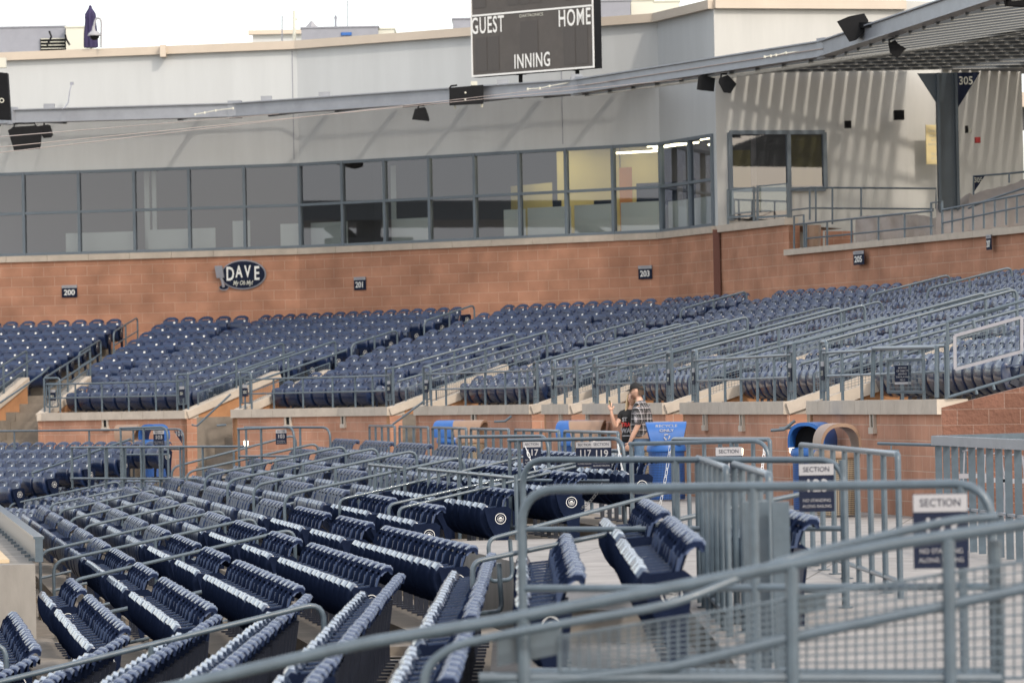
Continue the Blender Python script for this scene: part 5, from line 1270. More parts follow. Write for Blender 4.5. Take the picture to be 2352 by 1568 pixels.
mb = MB(); mb.bar(at(1966, 59, beam_at(1970, 80) - .6), at(2012, 57, beam_at(2012, 60) - .02), .12, .12); o = mb.obj('mounting_arm', 'black', T); o.location = -T.location
box_thing('loudspeaker', 'dark loudspeaker hanging in front of the canopy ribs', 'loudspeaker', [(2040, 100), (2056, 92), (2064, 102), (2082, 112), (2060, 134), (2044, 122)], beam_at(2050, 100) + .4, .5, brk=[(2044, 104), (2042, 92), (2058, 86)])
mb = MB(); mb.face([at(2308, -5, 84), at(2312, 12, 84), at(2380, 16, 84), at(2380, -30, 84)]); mb.face([p + Vector((0, .3, 0)) for p in (at(2380, -30, 84), at(2380, 16, 84), at(2312, 12, 84), at(2308, -5, 84))]); o = mb.obj('loudspeaker_corner', 'black'); tag(o, 'corner of a black loudspeaker cut by the top right picture edge', 'loudspeaker')
# small wall fittings
def wbox(name, label, cat, x0, x1, y0, y1, Y, dep, mname):
    a = at(x0, y0, Y); b = at(x1, y1, Y); mb = MB(); mb.frame(Vector(((a.x + b.x) / 2, Y - dep / 2, (a.z + b.z) / 2)), Vector((abs(b.x - a.x) / 2, 0, 0)), Vector((0, dep / 2, 0)), UP * abs(a.z - b.z) / 2)
    bm_ = Vector(((a.x + b.x) / 2, Y - dep - .02, (a.z + b.z) / 2)); mb.frame(bm_, Vector((abs(b.x - a.x) * .4, 0, 0)), Vector((0, .02, 0)), UP * abs(a.z - b.z) * .4)
    o = mb.obj(name, mname); tag(o, label, cat); return o
wbox('wall_lamp', 'small black lamp on the striped wall, left of two', 'wall lamp', 1939, 1954, 279, 295, 109.0, .25, 'black')
wbox('wall_lamp', 'black lamp on the striped wall near the column', 'wall lamp', 2052, 2075, 255, 276, 109.4, .3, 'black')
wbox('wall_lamp', 'small black and white fitting on the pale wall right of the column', 'wall lamp', 2216, 2222, 290, 306, 109.9, .2, 'black')
wbox('wall_lamp', 'tiny white box fitting beside the black one right of the column', 'wall lamp', 2223, 2231, 295, 305, 109.9, .1, 'hvac2')
wbox('fire_alarm', 'small red fire alarm box on the pale wall', 'fire alarm', 2238, 2251, 316, 329, 110.0, .15, 'red')
# directory sign
T = thing('direction_sign', 'pale yellow directory sign half hidden behind the column', 'sign', tuple(at(2135, 377, 109.4)))
a = at(2123, 288, 109.6); b = at(2175, 377, 109.5); R3 = Vector((G3.x - G2.x, G3.y - G2.y, 0)).normalized(); n = R3.cross(UP); c = (a + b) / 2; Wd = abs(b.x - a.x); Hd = a.z - b.z
o = plate(c, R3, UP, Wd, Hd, .03).obj('panel', 'yellow', T); o.location = -T.location
for k, (tx, v) in enumerate((('COURTYARD', .34), ('PRESS BOX', .22), ('SUITES', .11), ('RESTROOMS', 0.0), ('200-211', -.24), ('201-214', -.35))):
    o = text_mb(tx, Hd * .085, 'hvac2', 'lettering', T, c + UP * Hd * v - R3 * Wd * .04 + n * .004, R3, UP, .8, 0, depth=.001); o.location = -T.location
# far building behind the right edge
mb = MB()
a = at(2326, 500, 150); mb.face([at(2300, 300, 150), at(2500, 300, 150), at(2500, 246, 150), at(2300, 246, 150)], 0); mb.face([at(2300, 246, 149.5), at(2500, 246, 149.5), at(2500, 212, 149.5), at(2300, 212, 149.5)], 1); mb.face([at(2300, 300, 160), at(2500, 300, 160), at(2500, 246, 160), at(2300, 246, 160)], 0); mb.face([at(2300, 212, 149.5), at(2500, 212, 149.5), at(2500, 212, 160), at(2300, 212, 160)], 1); mb.face([at(2300, 300, 150), at(2500, 300, 150), at(2500, 300, 160), at(2300, 300, 160)], 0)
o = mb.obj('distant_building', ['deck', 'parapet']); tag(o, 'dark and cream strip of a distant canopy at the right edge', 'building')
# ================================================================== ROOF THINGS
def roofbox(name, label, cat, x0, x1, y0, Y, dep, mats, face2=None, zb=ZP - .5):
    a = at(x0, y0, Y); b = at(x1, y0, Y); T = thing(name, label, cat, ((a.x + b.x) / 2, Y, zb))
    mb = MB(); mb.box(((a.x + b.x) / 2, Y + dep / 2, (a.z + zb) / 2), b.x - a.x, dep, a.z - zb); o = mb.obj('cabinet', mats, T); o.location = -T.location
    mb = MB(); h = a.z - zb; w_ = b.x - a.x
    mb.box(((a.x + b.x) / 2, Y + dep / 2, a.z + .02), w_ + .06, dep + .06, .04); o = mb.obj('lid', mats, T); o.location = -T.location
    return T, a, b, zb
T, a, b, zb = roofbox('rooftop_air_unit', 'grey rooftop air conditioning unit at top left with ribbed end', 'air conditioner', -60, 150, 66, 124, 2.2, 'hvac')
mb = MB(); p = at(92, 90, 123.9); q = at(150, 90, 123.9); c = (p + q) / 2; mb.box((c.x, 123.96, ZP + .1), q.x - p.x, .05, 1.1, 0, 0)
for k in range(12): mb.box((c.x, 123.92, ZP - .35 + k * .09), q.x - p.x - .04, .04, .02, 0, 1)
o = mb.obj('coil_grille', ['black', 'hvac2'], T); o.location = -T.location
T, a, b, zb = roofbox('rooftop_air_unit', 'pale end section of the air unit beside the closed umbrella', 'air conditioner', 151, 196, 64, 123.6, 2.5, 'hvac2')
mb = MB()
for k in range(9): p = at(167 + k * 3.4, 92, 123.5); mb.box((p.x, 123.5, ZP - .1), .02, .05, .6)
o = mb.obj('louvre', 'hvac', T); o.location = -T.location
# bits behind parapet
mb = MB(); mb.tube([at(108, 105, 123), at(118, 85, 123), at(113, 72, 123)], .03, 6); mb.tube([at(160, 104, 123), at(152, 90, 123), at(150, 80, 123)], .03, 6); o = mb.obj('bent_pipe', 'black'); tag(o, 'thin black bent pipes in front of the rooftop air unit', 'pipe')
# umbrella
p0 = at(209, 110, 121.4); p1 = at(210, 12, 121.4); H = p1.z - p0.z; T = thing('closed_umbrella', 'closed dark purple patio umbrella on the roof', 'umbrella', (p0.x, p0.y, p0.z - .5))
mb = MB(); k = 32; rings = [(.0, .16), (.04, .175), (.35, .17), (.68, .135), (.70, .145), (.80, .13), (.93, .05), (.985, .035), (1.0, .01)]; vs = []
for t_, r in rings:
    for i in range(k): a = 2 * pi * i / k; rr = r * (1 + (.16 if t_ < .9 else 0) * cos(8 * a + t_ * 2)); vs.append((rr * cos(a), rr * sin(a), .5 + t_ * H))
mb.grid(vs, [(r * k + i, r * k + (i + 1) % k, (r + 1) * k + (i + 1) % k, (r + 1) * k + i) for r in range(len(rings) - 1) for i in range(k)] + [tuple(reversed(range(k)))]); mb.obj('canopy', 'purple', T, smooth=True)
mb = MB(); mb.tube([(0, 0, 0), (0, 0, .55)], .025, 8); mb.obj('pole', 'hvac', T)
# dome camera on gooseneck
T = thing('dome_camera', 'white dome camera hanging from a gooseneck pole on the parapet', 'camera', tuple(at(231, 110, 119.6)))
mb = MB(); Yc = 119.5
mb.tube(fillet([at(232, 110, Yc), at(233, 50, Yc), at(229, 42, Yc), at(222, 42, Yc), at(217, 52, Yc), at(215, 72, Yc)], .12, 5), .028, 8); mb.tube([at(215, 60, Yc), at(215, 72, Yc)], [.03, .06], 10); o = mb.obj('gooseneck', 'white', T, smooth=True); o.location = -T.location
mb = MB(); c = at(217, 80, Yc); mb.lathe([(.0, .1), (.10, .09), (.18, .0), (.18, -.03), (.0, -.03)], c, 18); o = mb.obj('housing', 'white', T, smooth=True); o.location = -T.location
mb = MB(); mb.lathe([(.13, -.03), (.12, -.09), (.07, -.14), (.0, -.155)], c, 18); o = mb.obj('lens_dome', 'black', T, smooth=True); o.location = -T.location
# penthouse etc.
T, a, b, zb = roofbox('penthouse', 'small penthouse with cream trim and red block corner on the roof', 'building', 580, 700, 78, 126, 3, 'stucco')
mb = MB(); p = at(570, 72, 125.9); q = at(740, 72, 125.9); mb.box(((p.x + q.x) / 2, 126, p.z - .04), q.x - p.x, .3, .12); o = mb.obj('trim', 'parapet', T); o.location = -T.location
mb = MB(); p = at(570, 80, 125.8); q = at(581, 80, 125.8); mb.box(((p.x + q.x) / 2, 125.9, ZP), q.x - p.x, .3, 1.0); o = mb.obj('block_corner', 'red', T); o.data.materials[0] = M['woodw']; o.location = -T.location
roofbox('rooftop_air_unit', 'long grey rooftop unit with a blue patch in the middle of the roof', 'air conditioner', 692, 868, 66, 121, 2, 'hvac')
roofbox('rooftop_air_unit', 'pale tapering roof unit right of the long grey one', 'air conditioner', 869, 905, 68, 121.5, 2, 'hvac2')
wbox('blue_label', 'blue patch on the long grey rooftop unit', 'label', 783, 808, 75, 82, 120.98, .01, 'blue')
roofbox('roof_hatch', 'small grey box on the roof left of the scoreboard', 'box', 1040, 1086, 45, 120, 1.5, 'hvac'); roofbox('rooftop_air_unit', 'grey rooftop unit right of the scoreboard', 'air conditioner', 1372, 1448, 4, 116, 2, 'hvac'); roofbox('rooftop_air_unit', 'cream roof unit right of the scoreboard', 'air conditioner', 1449, 1500, 2, 117, 2, 'hvac2')
roofbox('rooftop_air_unit', 'pale roof unit peeking over the parapet left of the corner', 'air conditioner', 1500, 1560, 5, 120, 2, 'hvac2')
for lab, x, y0, y1, r in (('thick short antenna mast on the roof', 676, 25, 70, .05), ('thin antenna mast left of the thick one', 648, 36, 72, .02), ('slim mast with small crossbars on the roof', 771, 36, 66, .035), ('thin whip antenna at the top edge', 798, 0, 62, .015)):
    mb = MB(); mb.tube([at(x, y1 + 25, 122), at(x, y0, 122)], r, 6)
    if 'cross' in lab: mb.tube([at(x - 4, 42, 122), at(x + 5, 42, 122)], .02, 5)
    if 'thick' in lab and 'short' in lab: mb.tube([at(x, 45, 122), at(x + 7, 44, 122)], .03, 5)
    o = mb.obj('antenna', 'hvac2' if r > .04 else 'hvac'); tag(o, lab, 'antenna')
mb = MB(); p = at(716, 72, 124); q = at(716, 48, 124); mb.lathe([(.28, 0), (.16, (q.z - p.z) * .45), (.02, q.z - p.z)], p, 4); o = mb.obj('tent_peak', 'white'); tag(o, 'white peak of a tent behind the roof', 'tent')
mb = MB(); p = at(375, 118, 119.2); mb.box(tuple(p), .15, .35, .32); o = mb.obj('parapet_clip', 'parapet'); tag(o, 'small clip box on the parapet edge', 'box')
mb = MB(); mb.tube([at(165, 192, 119.4), at(160, 210, 119.3), at(157, 235, 118), at(148, 249, 112), at(143, 250, 111.2)], .018, 6); mb.box(tuple(at(165, 192, 119.45)), .1, .06, .08); o = mb.obj('wall_cable', 'hvac'); tag(o, 'loose dark cable running down the stucco wall', 'cable')
# wires sagging across the front
def wire(label, p, q, sag, r):
    mb = MB(); a = at(*p); b = at(*q); pts = []
    for k in range(25):
        t = k / 24; v = a.lerp(b, t); v.z -= sag * 4 * t * (1 - t); pts.append(v)
    mb.tube(pts, r, 5); o = mb.obj('net_cable', 'wire'); tag(o, label, 'cable')
bA = at(1890, 110, 92.8)
wire('upper of two pale cables crossing in front of the windows', (-20, 340, 62), (1570, 182, beam_at(1570, 180) - .2), .0, .006); wire('lower of two pale cables crossing in front of the windows', (-20, 353, 62), (1400, 188, beam_at(1400, 200) - .2), .0, .006); wire('thin grey cable just under the canopy beam', (-20, 316, 70), (640, 262, beam_at(640) - .2), .0, .008)
wire('pale cable running along the canopy beam to its corner', (1340, 196, beam_at(1340, 200) - .25), (1890, 112, beam_at(1890, 110) - .25), .0, .012)
for lab, pts, Y in (('white cable clamps on the beam left of the big horn loudspeaker', ((1756, 131), (1770, 129), (1782, 127), (1805, 122), (1840, 118), (1890, 110)), beam_at(1820, 110) - .4), ('white cable clamps on the beam at far left', ((448, 263), (470, 259), (495, 254), (535, 249)), beam_at(500) - .35), ('white cable clamps on the beam right under the scoreboard', ((1212, 205), (1240, 203), (1262, 198), (1318, 188)), beam_at(1265, 200) - .4)):
    T = thing('cable_clamp', lab, 'clamp', tuple(at(pts[0][0], pts[0][1], Y)))
    mb = MB()
    for x, y in pts[:4]: p = at(x, y, Y); mb.box(tuple(p), .04, .04, .055, .4)
    mb.tube([at(x, y, Y) for x, y in pts], .012, 6); o = mb.obj('turnbuckle', 'hvac2', T); o.location = -T.location
# ================================================================== BINS
def bin_(label, x, ybase_Y, col, rot, hood=True, text=False, dark=False):
    Y = ybase_Y; p = at(x, 1000, Y); T = thing('waste_bin', label, 'bin', (p.x, p.y, 0), rot, 'round bins along the concourse wall')
    cm, pm = ('blue', 'blueperf') if col == 'blue' else ('tan', 'tanperf')
    mb = MB(); mb.lathe([(.0, .02), (.285, .02), (.29, .06), (.29, .83), (.0, .83)], (0, 0, 0), 36); mb.obj('drum', pm, T, smooth=True)
    mb = MB(); mb.lathe([(.292, .78), (.315, .80), (.32, .85), (.30, .90), (.20, .92), (.0, .92)], (0, 0, 0), 36); mb.obj('collar', cm, T, smooth=True)
    # arched hood, openings toward +-Y
    mb = MB(); n = 20; R = .285; Hh = .36; z0 = .91
    def sec(rx, rz, ys):
        out = []
        for i in range(n + 1):
            a = pi * i / n; k = sin(a) ** .8 if sin(a) > 0 else 0; ex = abs(cos(a)) ** .8 * (1 if cos(a) > 0 else -1)
            out.append((ex * rx, ys * (.245 + .085 * k), z0 + rz * k))
        return out
    rings = [sec(R, Hh, -1), sec(R, Hh, 1), sec(R - .035, Hh - .05, 1), sec(R - .035, Hh - .05, -1)]; vs = [v for r in rings for v in r]; k = n + 1; fs = []
    for a, b in ((0, 1), (1, 2), (2, 3), (3, 0)):
        for i in range(n): fs.append((a * k + i, a * k + i + 1, b * k + i + 1, b * k + i))
    mb.grid(vs, fs); mb.obj('hood', cm, T, smooth=True)
    if dark: mb = MB(); mb.face([v for v in sec(R - .04, Hh - .055, -.2)]); mb.face([v for v in reversed(sec(R - .04, Hh - .055, .2))]); mb.obj('hood_shade', 'black', T)  # black sheet standing in for the shade inside the hood
    if text:
        q = Vector((R * .93, 0, 0))
        # lettering lies on the slope of the hood facing +X of the bin
        for tx, z, sz, ox in (('RECYCLE', 1.20, .075, .155), ('ONLY', 1.13, .075, .215)):
            nx = Vector((cos(radians(40)), 0, sin(radians(40)))); o = text_mb(tx, sz, 'white', 'lettering', T, (ox + .045, 0, z + .0), (0, 1, 0), (-.55, 0, .83), 1.15, .001, depth=.003)
        mb = MB(); c = Vector((.293, 0, 1.03)); up = Vector((-.25, 0, .97)).normalized(); rt = Vector((0, 1, 0))
        for i in range(3):
            a = radians(90 + 120 * i); e = [c + rt * (.042 * cos(a + s_)) + up * (.042 * sin(a + s_)) for s_ in (-.55, 0, .55)]
            mb.bar(e[0], e[1], .005, .016, 0, rt); mb.bar(e[1], e[2], .005, .016, 0, rt)
            g = (e[2] - e[1]).normalized(); s2 = g.cross(rt.cross(up)).normalized(); mb.face([e[2] + s2 * .018, e[2] - s2 * .018, e[2] + g * .024])
        mb.obj('recycling_mark', 'white', T)
    return T
def binY(x, off_=.62): i, t, p = w_at(x); q = off(WP, -off_); return p.y
fa = lambda: 0
bin_('tan bin of the far left pair behind the seats', 300, 103.6, 'tan', radians(60)); bin_('blue recycling bin of the far left pair behind the section 103 sign', 354, 102.8, 'blue', radians(-20), text=False)
bin_('blue bin of the middle pair behind the picket guards', 1037, 93.5, 'blue', radians(50)); bin_('tan bin of the middle pair behind the picket guards', 1081, 92.0, 'tan', radians(70))
bin_('blue bin mostly hidden behind the tan one left of the couple', 1324, 82.6, 'blue', radians(50)); bin_('tan bin with wide hood left of the couple', 1350, 81.6, 'tan', radians(78))
bin_('tan bin partly hidden behind the man and the blue bin', 1497, 73.4, 'tan', radians(70)); bin_('blue bin lettered RECYCLE ONLY right beside the man', 1530, 71.6, 'blue', radians(-90), text=True)
bin_('blue bin with dark arched opening behind the big tan bin', 1866, 63.6, 'blue', radians(-24), dark=True); bin_('big tan bin with see-through arch near the dark end wall', 1922, 60.4, 'tan', radians(8))
# wall step lights
for x, y, Y in ((565, 1014, 93), (1365, 1016, 80), (1700, 1032, 69), (1820, 1026, 66)):
    p = at(x, y, Y); mb = MB(); mb.lathe([(.0, -.12), (.045, -.08), (.05, .0), (.045, .02), (.0, .03)], p, 10); o = mb.obj('step_light', 'lamp', smooth=True); tag(o, 'small glowing wall light low on the block wall', 'wall light', 'small glowing wall lights')
# chains
def chain(label, p, q, sag, n_):
    a = at(*p); b = at(*q); T = thing('chain', label, 'chain', tuple(a)); mb = MB()
    pts = []
    for k in range(n_ + 1): t = k / n_; v = a.lerp(b, t); v.z -= sag * 4 * t * (1 - t); pts.append(v)
    for k in range(n_):
        c = (pts[k] + pts[k + 1]) / 2; d_ = (pts[k + 1] - pts[k]).normalized(); L = (pts[k + 1] - pts[k]).length * .68; s2 = d_.cross(Vector((0, 1, 0)) if k % 2 else Vector((.6, .5, .6))).normalized()
        mb.tube([c + d_ * L * cos(2 * pi * i / 10) + s2 * .014 * sin(2 * pi * i / 10) for i in range(10)], .0036, 5, closed=True)
    o = mb.obj('links', 'chain', T); o.location = -T.location
chain('white plastic chain sagging from the 119 sign rail to the left', (1207, 1026, 58), (1424, 1018, 54.2), .82, 46)
chain('white plastic chain sagging in front of the blue recycling bin', (1419, 1022, 54), (1540, 1020, 52.6), 1.05, 40)
chain('white plastic chain hanging beside the post near the 119 sign at right', (1757, 1020, 49.7), (1741, 1130, 46.5), .05, 18)

# ================================================================== THE STAND ACROSS THE FIELD (seen only mirrored in the windows)
T = thing('opposite_grandstand', 'dark shade roof of the grandstand across the field', 'grandstand', (-92, 66, 0))
mb = MB(); mb.box((0, 0, 10.6), 9, 70, .9); mb.obj('roof', 'column', T)
for k in range(6): mb = MB(); mb.box((2.5, -32 + 13 * k, 5.5), .9, .9, 10.2); mb.bar((2.5, -32 + 13 * k, 8.6), (-3, -32 + 13 * k, 10.3), .5, .6); mb.bar((2.5, -34 + 13 * k, 9.0), (2.5, -30 + 13 * k, 9.0), 1.2, .8); mb.obj('column', 'deck', T)
mb = MB(); mb.prism([(-6, -36), (6, -36), (6, 36), (-6, 36)], 0, 4.6); mb.obj('seating_bank', 'tread', T)
# ================================================================== PEOPLE
def skin(name, verts, edges, mname, parent, sub=2, root=0):
    me = bpy.data.meshes.new(name); me.from_pydata([v[:3] for v in verts], edges, []); o = bpy.data.objects.new(name, me); C.objects.link(o)
    md = o.modifiers.new('skin', 'SKIN'); md.branch_smoothing = .4
    if not me.skin_vertices: bpy.context.view_layer.update()
    if not me.skin_vertices:
        bm = bmesh.new(); bm.from_mesh(me); bm.verts.layers.skin.verify(); bm.to_mesh(me); bm.free()
    for i, v in enumerate(verts):
        r = v[3] if isinstance(v[3], tuple) else (v[3], v[3]); me.skin_vertices[0].data[i].radius = r; me.skin_vertices[0].data[i].use_root = (i == root)
    o.modifiers.new('sub', 'SUBSURF').levels = sub; o.modifiers['sub'].render_levels = sub
    dg = bpy.context.evaluated_depsgraph_get(); me2 = bpy.data.meshes.new_from_object(o.evaluated_get(dg)); bpy.data.objects.remove(o)
    me2.name = name; me2.materials.clear(); me2.materials.append(M[mname] if isinstance(mname, str) else mname); me2.polygons.foreach_set('use_smooth', [True] * len(me2.polygons))
    o = bpy.data.objects.new(name, me2); C.objects.link(o)
    if parent: o.parent = parent
    return o
M['skin'] = mat('skin', (0.60, 0.36, 0.26), .5, 0, .06, 14); M['jeans'] = mat('jeans_blue', (0.10, 0.17, 0.27), .9, 0, .2, 30, .2); M['jeansd'] = mat('jeans_dark', (0.045, 0.07, 0.11), .9, 0, .2, 30, .2)
M['blackc'] = mat('black_cloth', (0.012, 0.012, 0.013), .85, 0, .2, 12, .2); M['shoe'] = mat('dark_shoe', (.02, .02, .022), .6); M['hairb'] = mat('blonde_hair', (0.62, 0.48, 0.29), .5, 0, .25, 25, .3, streak=.1); M['hairm'] = mat('brown_hair', (.06, .035, .02), .7)
M['redp'] = mat('red_print', (.55, .03, .03), .6)
def plaid():
    m = bpy.data.materials.new('plaid_cloth'); m.use_nodes = True; t = m.node_tree; b = t.nodes['Principled BSDF']; b.inputs['Roughness'].default_value = .9
    tc = t.nodes.new('ShaderNodeTexCoord'); last = None
    sp_ = t.nodes.new('ShaderNodeSeparateXYZ'); t.links.new(tc.outputs['Object'], sp_.inputs[0])
    # sum x+y so the checks run round the body
    ad = t.nodes.new('ShaderNodeMath'); ad.operation = 'ADD'; t.links.new(sp_.outputs[0], ad.inputs[0]); t.links.new(sp_.outputs[1], ad.inputs[1])
    outs = []
    for src, per in ((ad.outputs[0], .085), (sp_.outputs[2], .085)):
        mu = t.nodes.new('ShaderNodeMath'); mu.operation = 'MULTIPLY'; mu.inputs[1].default_value = 1 / per; t.links.new(src, mu.inputs[0])
        fr = t.nodes.new('ShaderNodeMath'); fr.operation = 'FRACT'; t.links.new(mu.outputs[0], fr.inputs[0])
        cr = t.nodes.new('ShaderNodeValToRGB'); e = cr.color_ramp; e.interpolation = 'CONSTANT'; e.elements[0].position = 0; e.elements[0].color = (.015,) * 3 + (1,); e.elements[1].position = .40; e.elements[1].color = (.62, .58, .60, 1)
        for p, c in ((.52, .05), (.60, .35), (.66, .015), (.80, .25), (.86, .03)): k = e.elements.new(p); k.color = (c, c * .95, c, 1)
        t.links.new(fr.outputs[0], cr.inputs[0]); outs.append(cr.outputs[0])
    mx = t.nodes.new('ShaderNodeMix'); mx.data_type = 'RGBA'; mx.inputs[0].default_value = .5; t.links.new(outs[0], mx.inputs[6]); t.links.new(outs[1], mx.inputs[7]); t.links.new(mx.outputs[2], b.inputs['Base Color']); return m
M['plaid'] = plaid()
def hand(parent, wrist, dirv, palmn, curl, s=1.0, mname='skin'):
    """one continuous hand: palm with five bent fingers"""
    d = Vector(dirv).normalized(); n = Vector(palmn).normalized(); sdir = d.cross(n).normalized(); w = Vector(wrist); vs = [(*w, .026 * s)]; ed = []
    def add(p, r, pr): vs.append((*p, r * s)); ed.append((pr, len(vs) - 1)); return len(vs) - 1
    pc = add(w + d * .045 * s, .030, 0)
    for k, (o, L) in enumerate(((-.030, .072), (-.010, .082), (.010, .076), (.029, .060))):
        b = add(w + d * .085 * s + sdir * o * s, .013, pc); p = w + d * .085 * s + sdir * o * s; dd = d.copy()
        for q, f in enumerate((.45, .32, .23)):
            dd = (dd * cos(curl * (q + 1) * .6) + n * sin(curl * (q + 1) * .6)).normalized(); p = p + dd * L * f * s; b = add(p, .0088 - .001 * q, b)
    p = w + d * .035 * s - sdir * .030 * s; b = add(p, .014, 0); p = p + (d * .5 - sdir * .7 + n * .4).normalized() * .035 * s; b = add(p, .011, b); p = p + (d * .8 - sdir * .2 + n * .5).normalized() * .03 * s; add(p, .009, b)
    return vs, ed
def merge_skin(name, verts, edges, hands, mname, parent):
    verts = list(verts); edges = list(edges)
    for vs, ed, j in hands:
        b = len(verts); verts += vs; edges += [(a + b, c + b) for a, c in ed]; edges.append((j, b))
    return skin(name, verts, edges, mname, parent)
def head(parent, c, fwd, up, s, mname='skin'):
    """head with brow, nose, mouth, chin and ears, part of the figure"""
    fwd = Vector(fwd).normalized(); up = Vector(up).normalized(); sd = fwd.cross(up).normalized(); c = Vector(c); vs = []; NU, NV = 28, 22
    for j in range(NV + 1):
        ph = pi * j / NV; 
        for i in range(NU):
            th = 2 * pi * i / NU; x = sin(ph) * cos(th); y = sin(ph) * sin(th); z = cos(ph)     # x forward
            f = x * .100; l = y * .077; u = z * .118
            if z < -.1: k = (-.1 - z); l *= 1 - .42 * k; f = f * (1 - .18 * k) + (.012 * k if x > 0 else -.0)
            if x < 0 and z > -.4: f *= 1.06
            fr = max(0, x) ** 6
            if abs(y) < .3 and x > 0: u_ = z; f += .026 * math.exp(-((z + .12) / .13) ** 2) * max(0, 1 - abs(y) / .20) if abs(y) < .2 else 0
            f += -.010 * math.exp(-((z - .10) / .09) ** 2) * math.exp(-((abs(y) - .36) / .14) ** 2) * (x > 0)
            f += .006 * math.exp(-((z - .24) / .08) ** 2) * (x > 0) * (abs(y) < .6)
            f += .006 * math.exp(-((z + .47) / .07) ** 2) * (x > 0) * max(0, 1 - abs(y) / .3); f += .008 * math.exp(-((z + .80) / .12) ** 2) * (x > 0) * max(0, 1 - abs(y) / .4)
            l += (.012 * (1 if y > 0 else -1)) * math.exp(-((z + .05) / .22) ** 2) * math.exp(-((x + .05) / .14) ** 2) * (abs(y) > .8)
            vs.append(c + (fwd * f + sd * l + up * u) * s)
    fs = [(j * NU + i, (j + 1) * NU + i, (j + 1) * NU + (i + 1) % NU, j * NU + (i + 1) % NU) for j in range(NV) for i in range(NU)]
    return vs, fs
def eyes(parent, c, fwd, up, s, lips='lips'):
    fwd = Vector(fwd).normalized(); up = Vector(up).normalized(); sd = fwd.cross(up).normalized(); c = Vector(c)
    for k in (-1, 1):
        mb = MB(); p = c + (fwd * .084 + sd * .031 * k + up * .010) * s
        mb.lathe([(0, .010 * s), (.008 * s, .006 * s), (.011 * s, 0), (.008 * s, -.006 * s), (0, -.010 * s)], p, 10); mb.obj('eye', 'blackc', parent, smooth=True)
    mb = MB(); p = c + (fwd * .094 - up * .055) * s; mb.bar(p - sd * .022 * s, p + sd * .022 * s, .012 * s, .009 * s); mb.obj('mouth', mat('lips', (.35, .12, .10), .5), parent)
def add_head_to(o, vs, fs):
    me = o.data; bm = bmesh.new(); bm.from_mesh(me); nv = [bm.verts.new(v) for v in vs]
    for f in fs:
        try: bm.faces.new([nv[i] for i in f])
        except ValueError: pass
    bmesh.ops.remove_doubles(bm, verts=nv, dist=1e-5); bm.to_mesh(me); bm.free(); me.polygons.foreach_set('use_smooth', [True] * len(me.polygons))
# ---- the man: seen from his left rear side, facing left, bent a little toward her
pm = at(1475, 1000, 73.3); T = thing('person', 'man in black cap, glasses and plaid shirt kissing the top of the woman\'s head', 'person', (pm.x, pm.y, 0))
# body frame: -X is his forward, +Y his right... z up
fh = Vector((-.94, .30, 0)).normalized(); sl = Vector((-.30, -.94, 0)).normalized()   # forward, his left (to the camera)
def bp(f, l, z): v = fh * f + sl * l; return (v.x, v.y, z)
hd = Vector(bp(.075, .0, 1.665))
bv = [(*bp(0, 0, .96), (.09, .07)), (*bp(.0, 0, 1.12), (.09, .07)), (*bp(0, 0, 1.30), (.09, .07)), (*bp(.01, 0, 1.42), (.08, .06)), (*bp(.03, 0, 1.53), .058), (*bp(.055, 0, 1.60), .055),
      (*bp(0, .17, 1.42), .045), (*bp(-.03, .235, 1.18), .048), (*bp(.10, .22, .95), .038), (*bp(.13, .21, .89), .030),
      (*bp(0, -.17, 1.42), .045), (*bp(.12, -.25, 1.22), .046), (*bp(.34, -.22, 1.18), .038),
      (*bp(0, .09, .88), .06), (*bp(.02, .11, .50), .05), (*bp(-.03, .12, .10), .04), (*bp(.10, .13, .045), .040),
      (*bp(0, -.09, .88), .06), (*bp(.0, -.10, .50), .05), (*bp(-.05, -.11, .10), .04), (*bp(.08, -.12, .045), .040)]
be = [(0, 1), (1, 2), (2, 3), (3, 4), (4, 5), (3, 6), (6, 7), (7, 8), (8, 9), (3, 10), (10, 11), (11, 12), (0, 13), (13, 14), (14, 15), (15, 16), (0, 17), (17, 18), (18, 19), (19, 20)]
h1 = hand(T, bp(.135, .21, .87), fh * .5 - UP * .85, -sl, .35); h2 = hand(T, bp(.36, -.22, 1.18), fh, -UP, .5)
body = merge_skin('body', bv, be, [(h1[0], h1[1], 9), (h2[0], h2[1], 12)], 'skin', T)
hv, hf = head(T, hd, fh * .95 - UP * .18 + Vector((0, .0, 0)), UP + fh * .18, 1.0); add_head_to(body, hv, hf)
eyes(T, hd, fh * .95 - UP * .18, UP + fh * .18, 1.0)
sh = [(*bp(0, 0, .90), (.20, .165)), (*bp(.0, 0, 1.08), (.195, .16)), (*bp(0, 0, 1.26), (.21, .165)), (*bp(.0, 0, 1.40), (.19, .14)), (*bp(.02, 0, 1.525), .088), (*bp(0, .17, 1.40), .105), (*bp(-.02, .23, 1.26), .092), (*bp(-.02, .245, 1.12), .082), (*bp(0, -.17, 1.40), .10), (*bp(.08, -.24, 1.26), .082), (*bp(.16, -.25, 1.18), .07)]
skin('plaid_shirt', sh, [(0, 1), (1, 2), (2, 3), (3, 4), (3, 5), (5, 6), (6, 7), (3, 8), (8, 9), (9, 10)], 'plaid', T)
lg = [(*bp(0, 0, .97), (.165, .13)), (*bp(0, .095, .84), .11), (*bp(.02, .11, .50), .076), (*bp(-.03, .12, .09), .062), (*bp(0, -.095, .84), .11), (*bp(0, -.10, .50), .080), (*bp(-.05, -.11, .09), .062)]
skin('jeans', lg, [(0, 1), (1, 2), (2, 3), (0, 4), (4, 5), (5, 6)], 'jeans', T)
for l in (.125, -.12): skin('shoe', [(*bp(-.07, l, .05), .05), (*bp(.05, l, .045), .048), (*bp(.17, l, .035), .036)], [(0, 1), (1, 2)], 'shoe', T, 1)
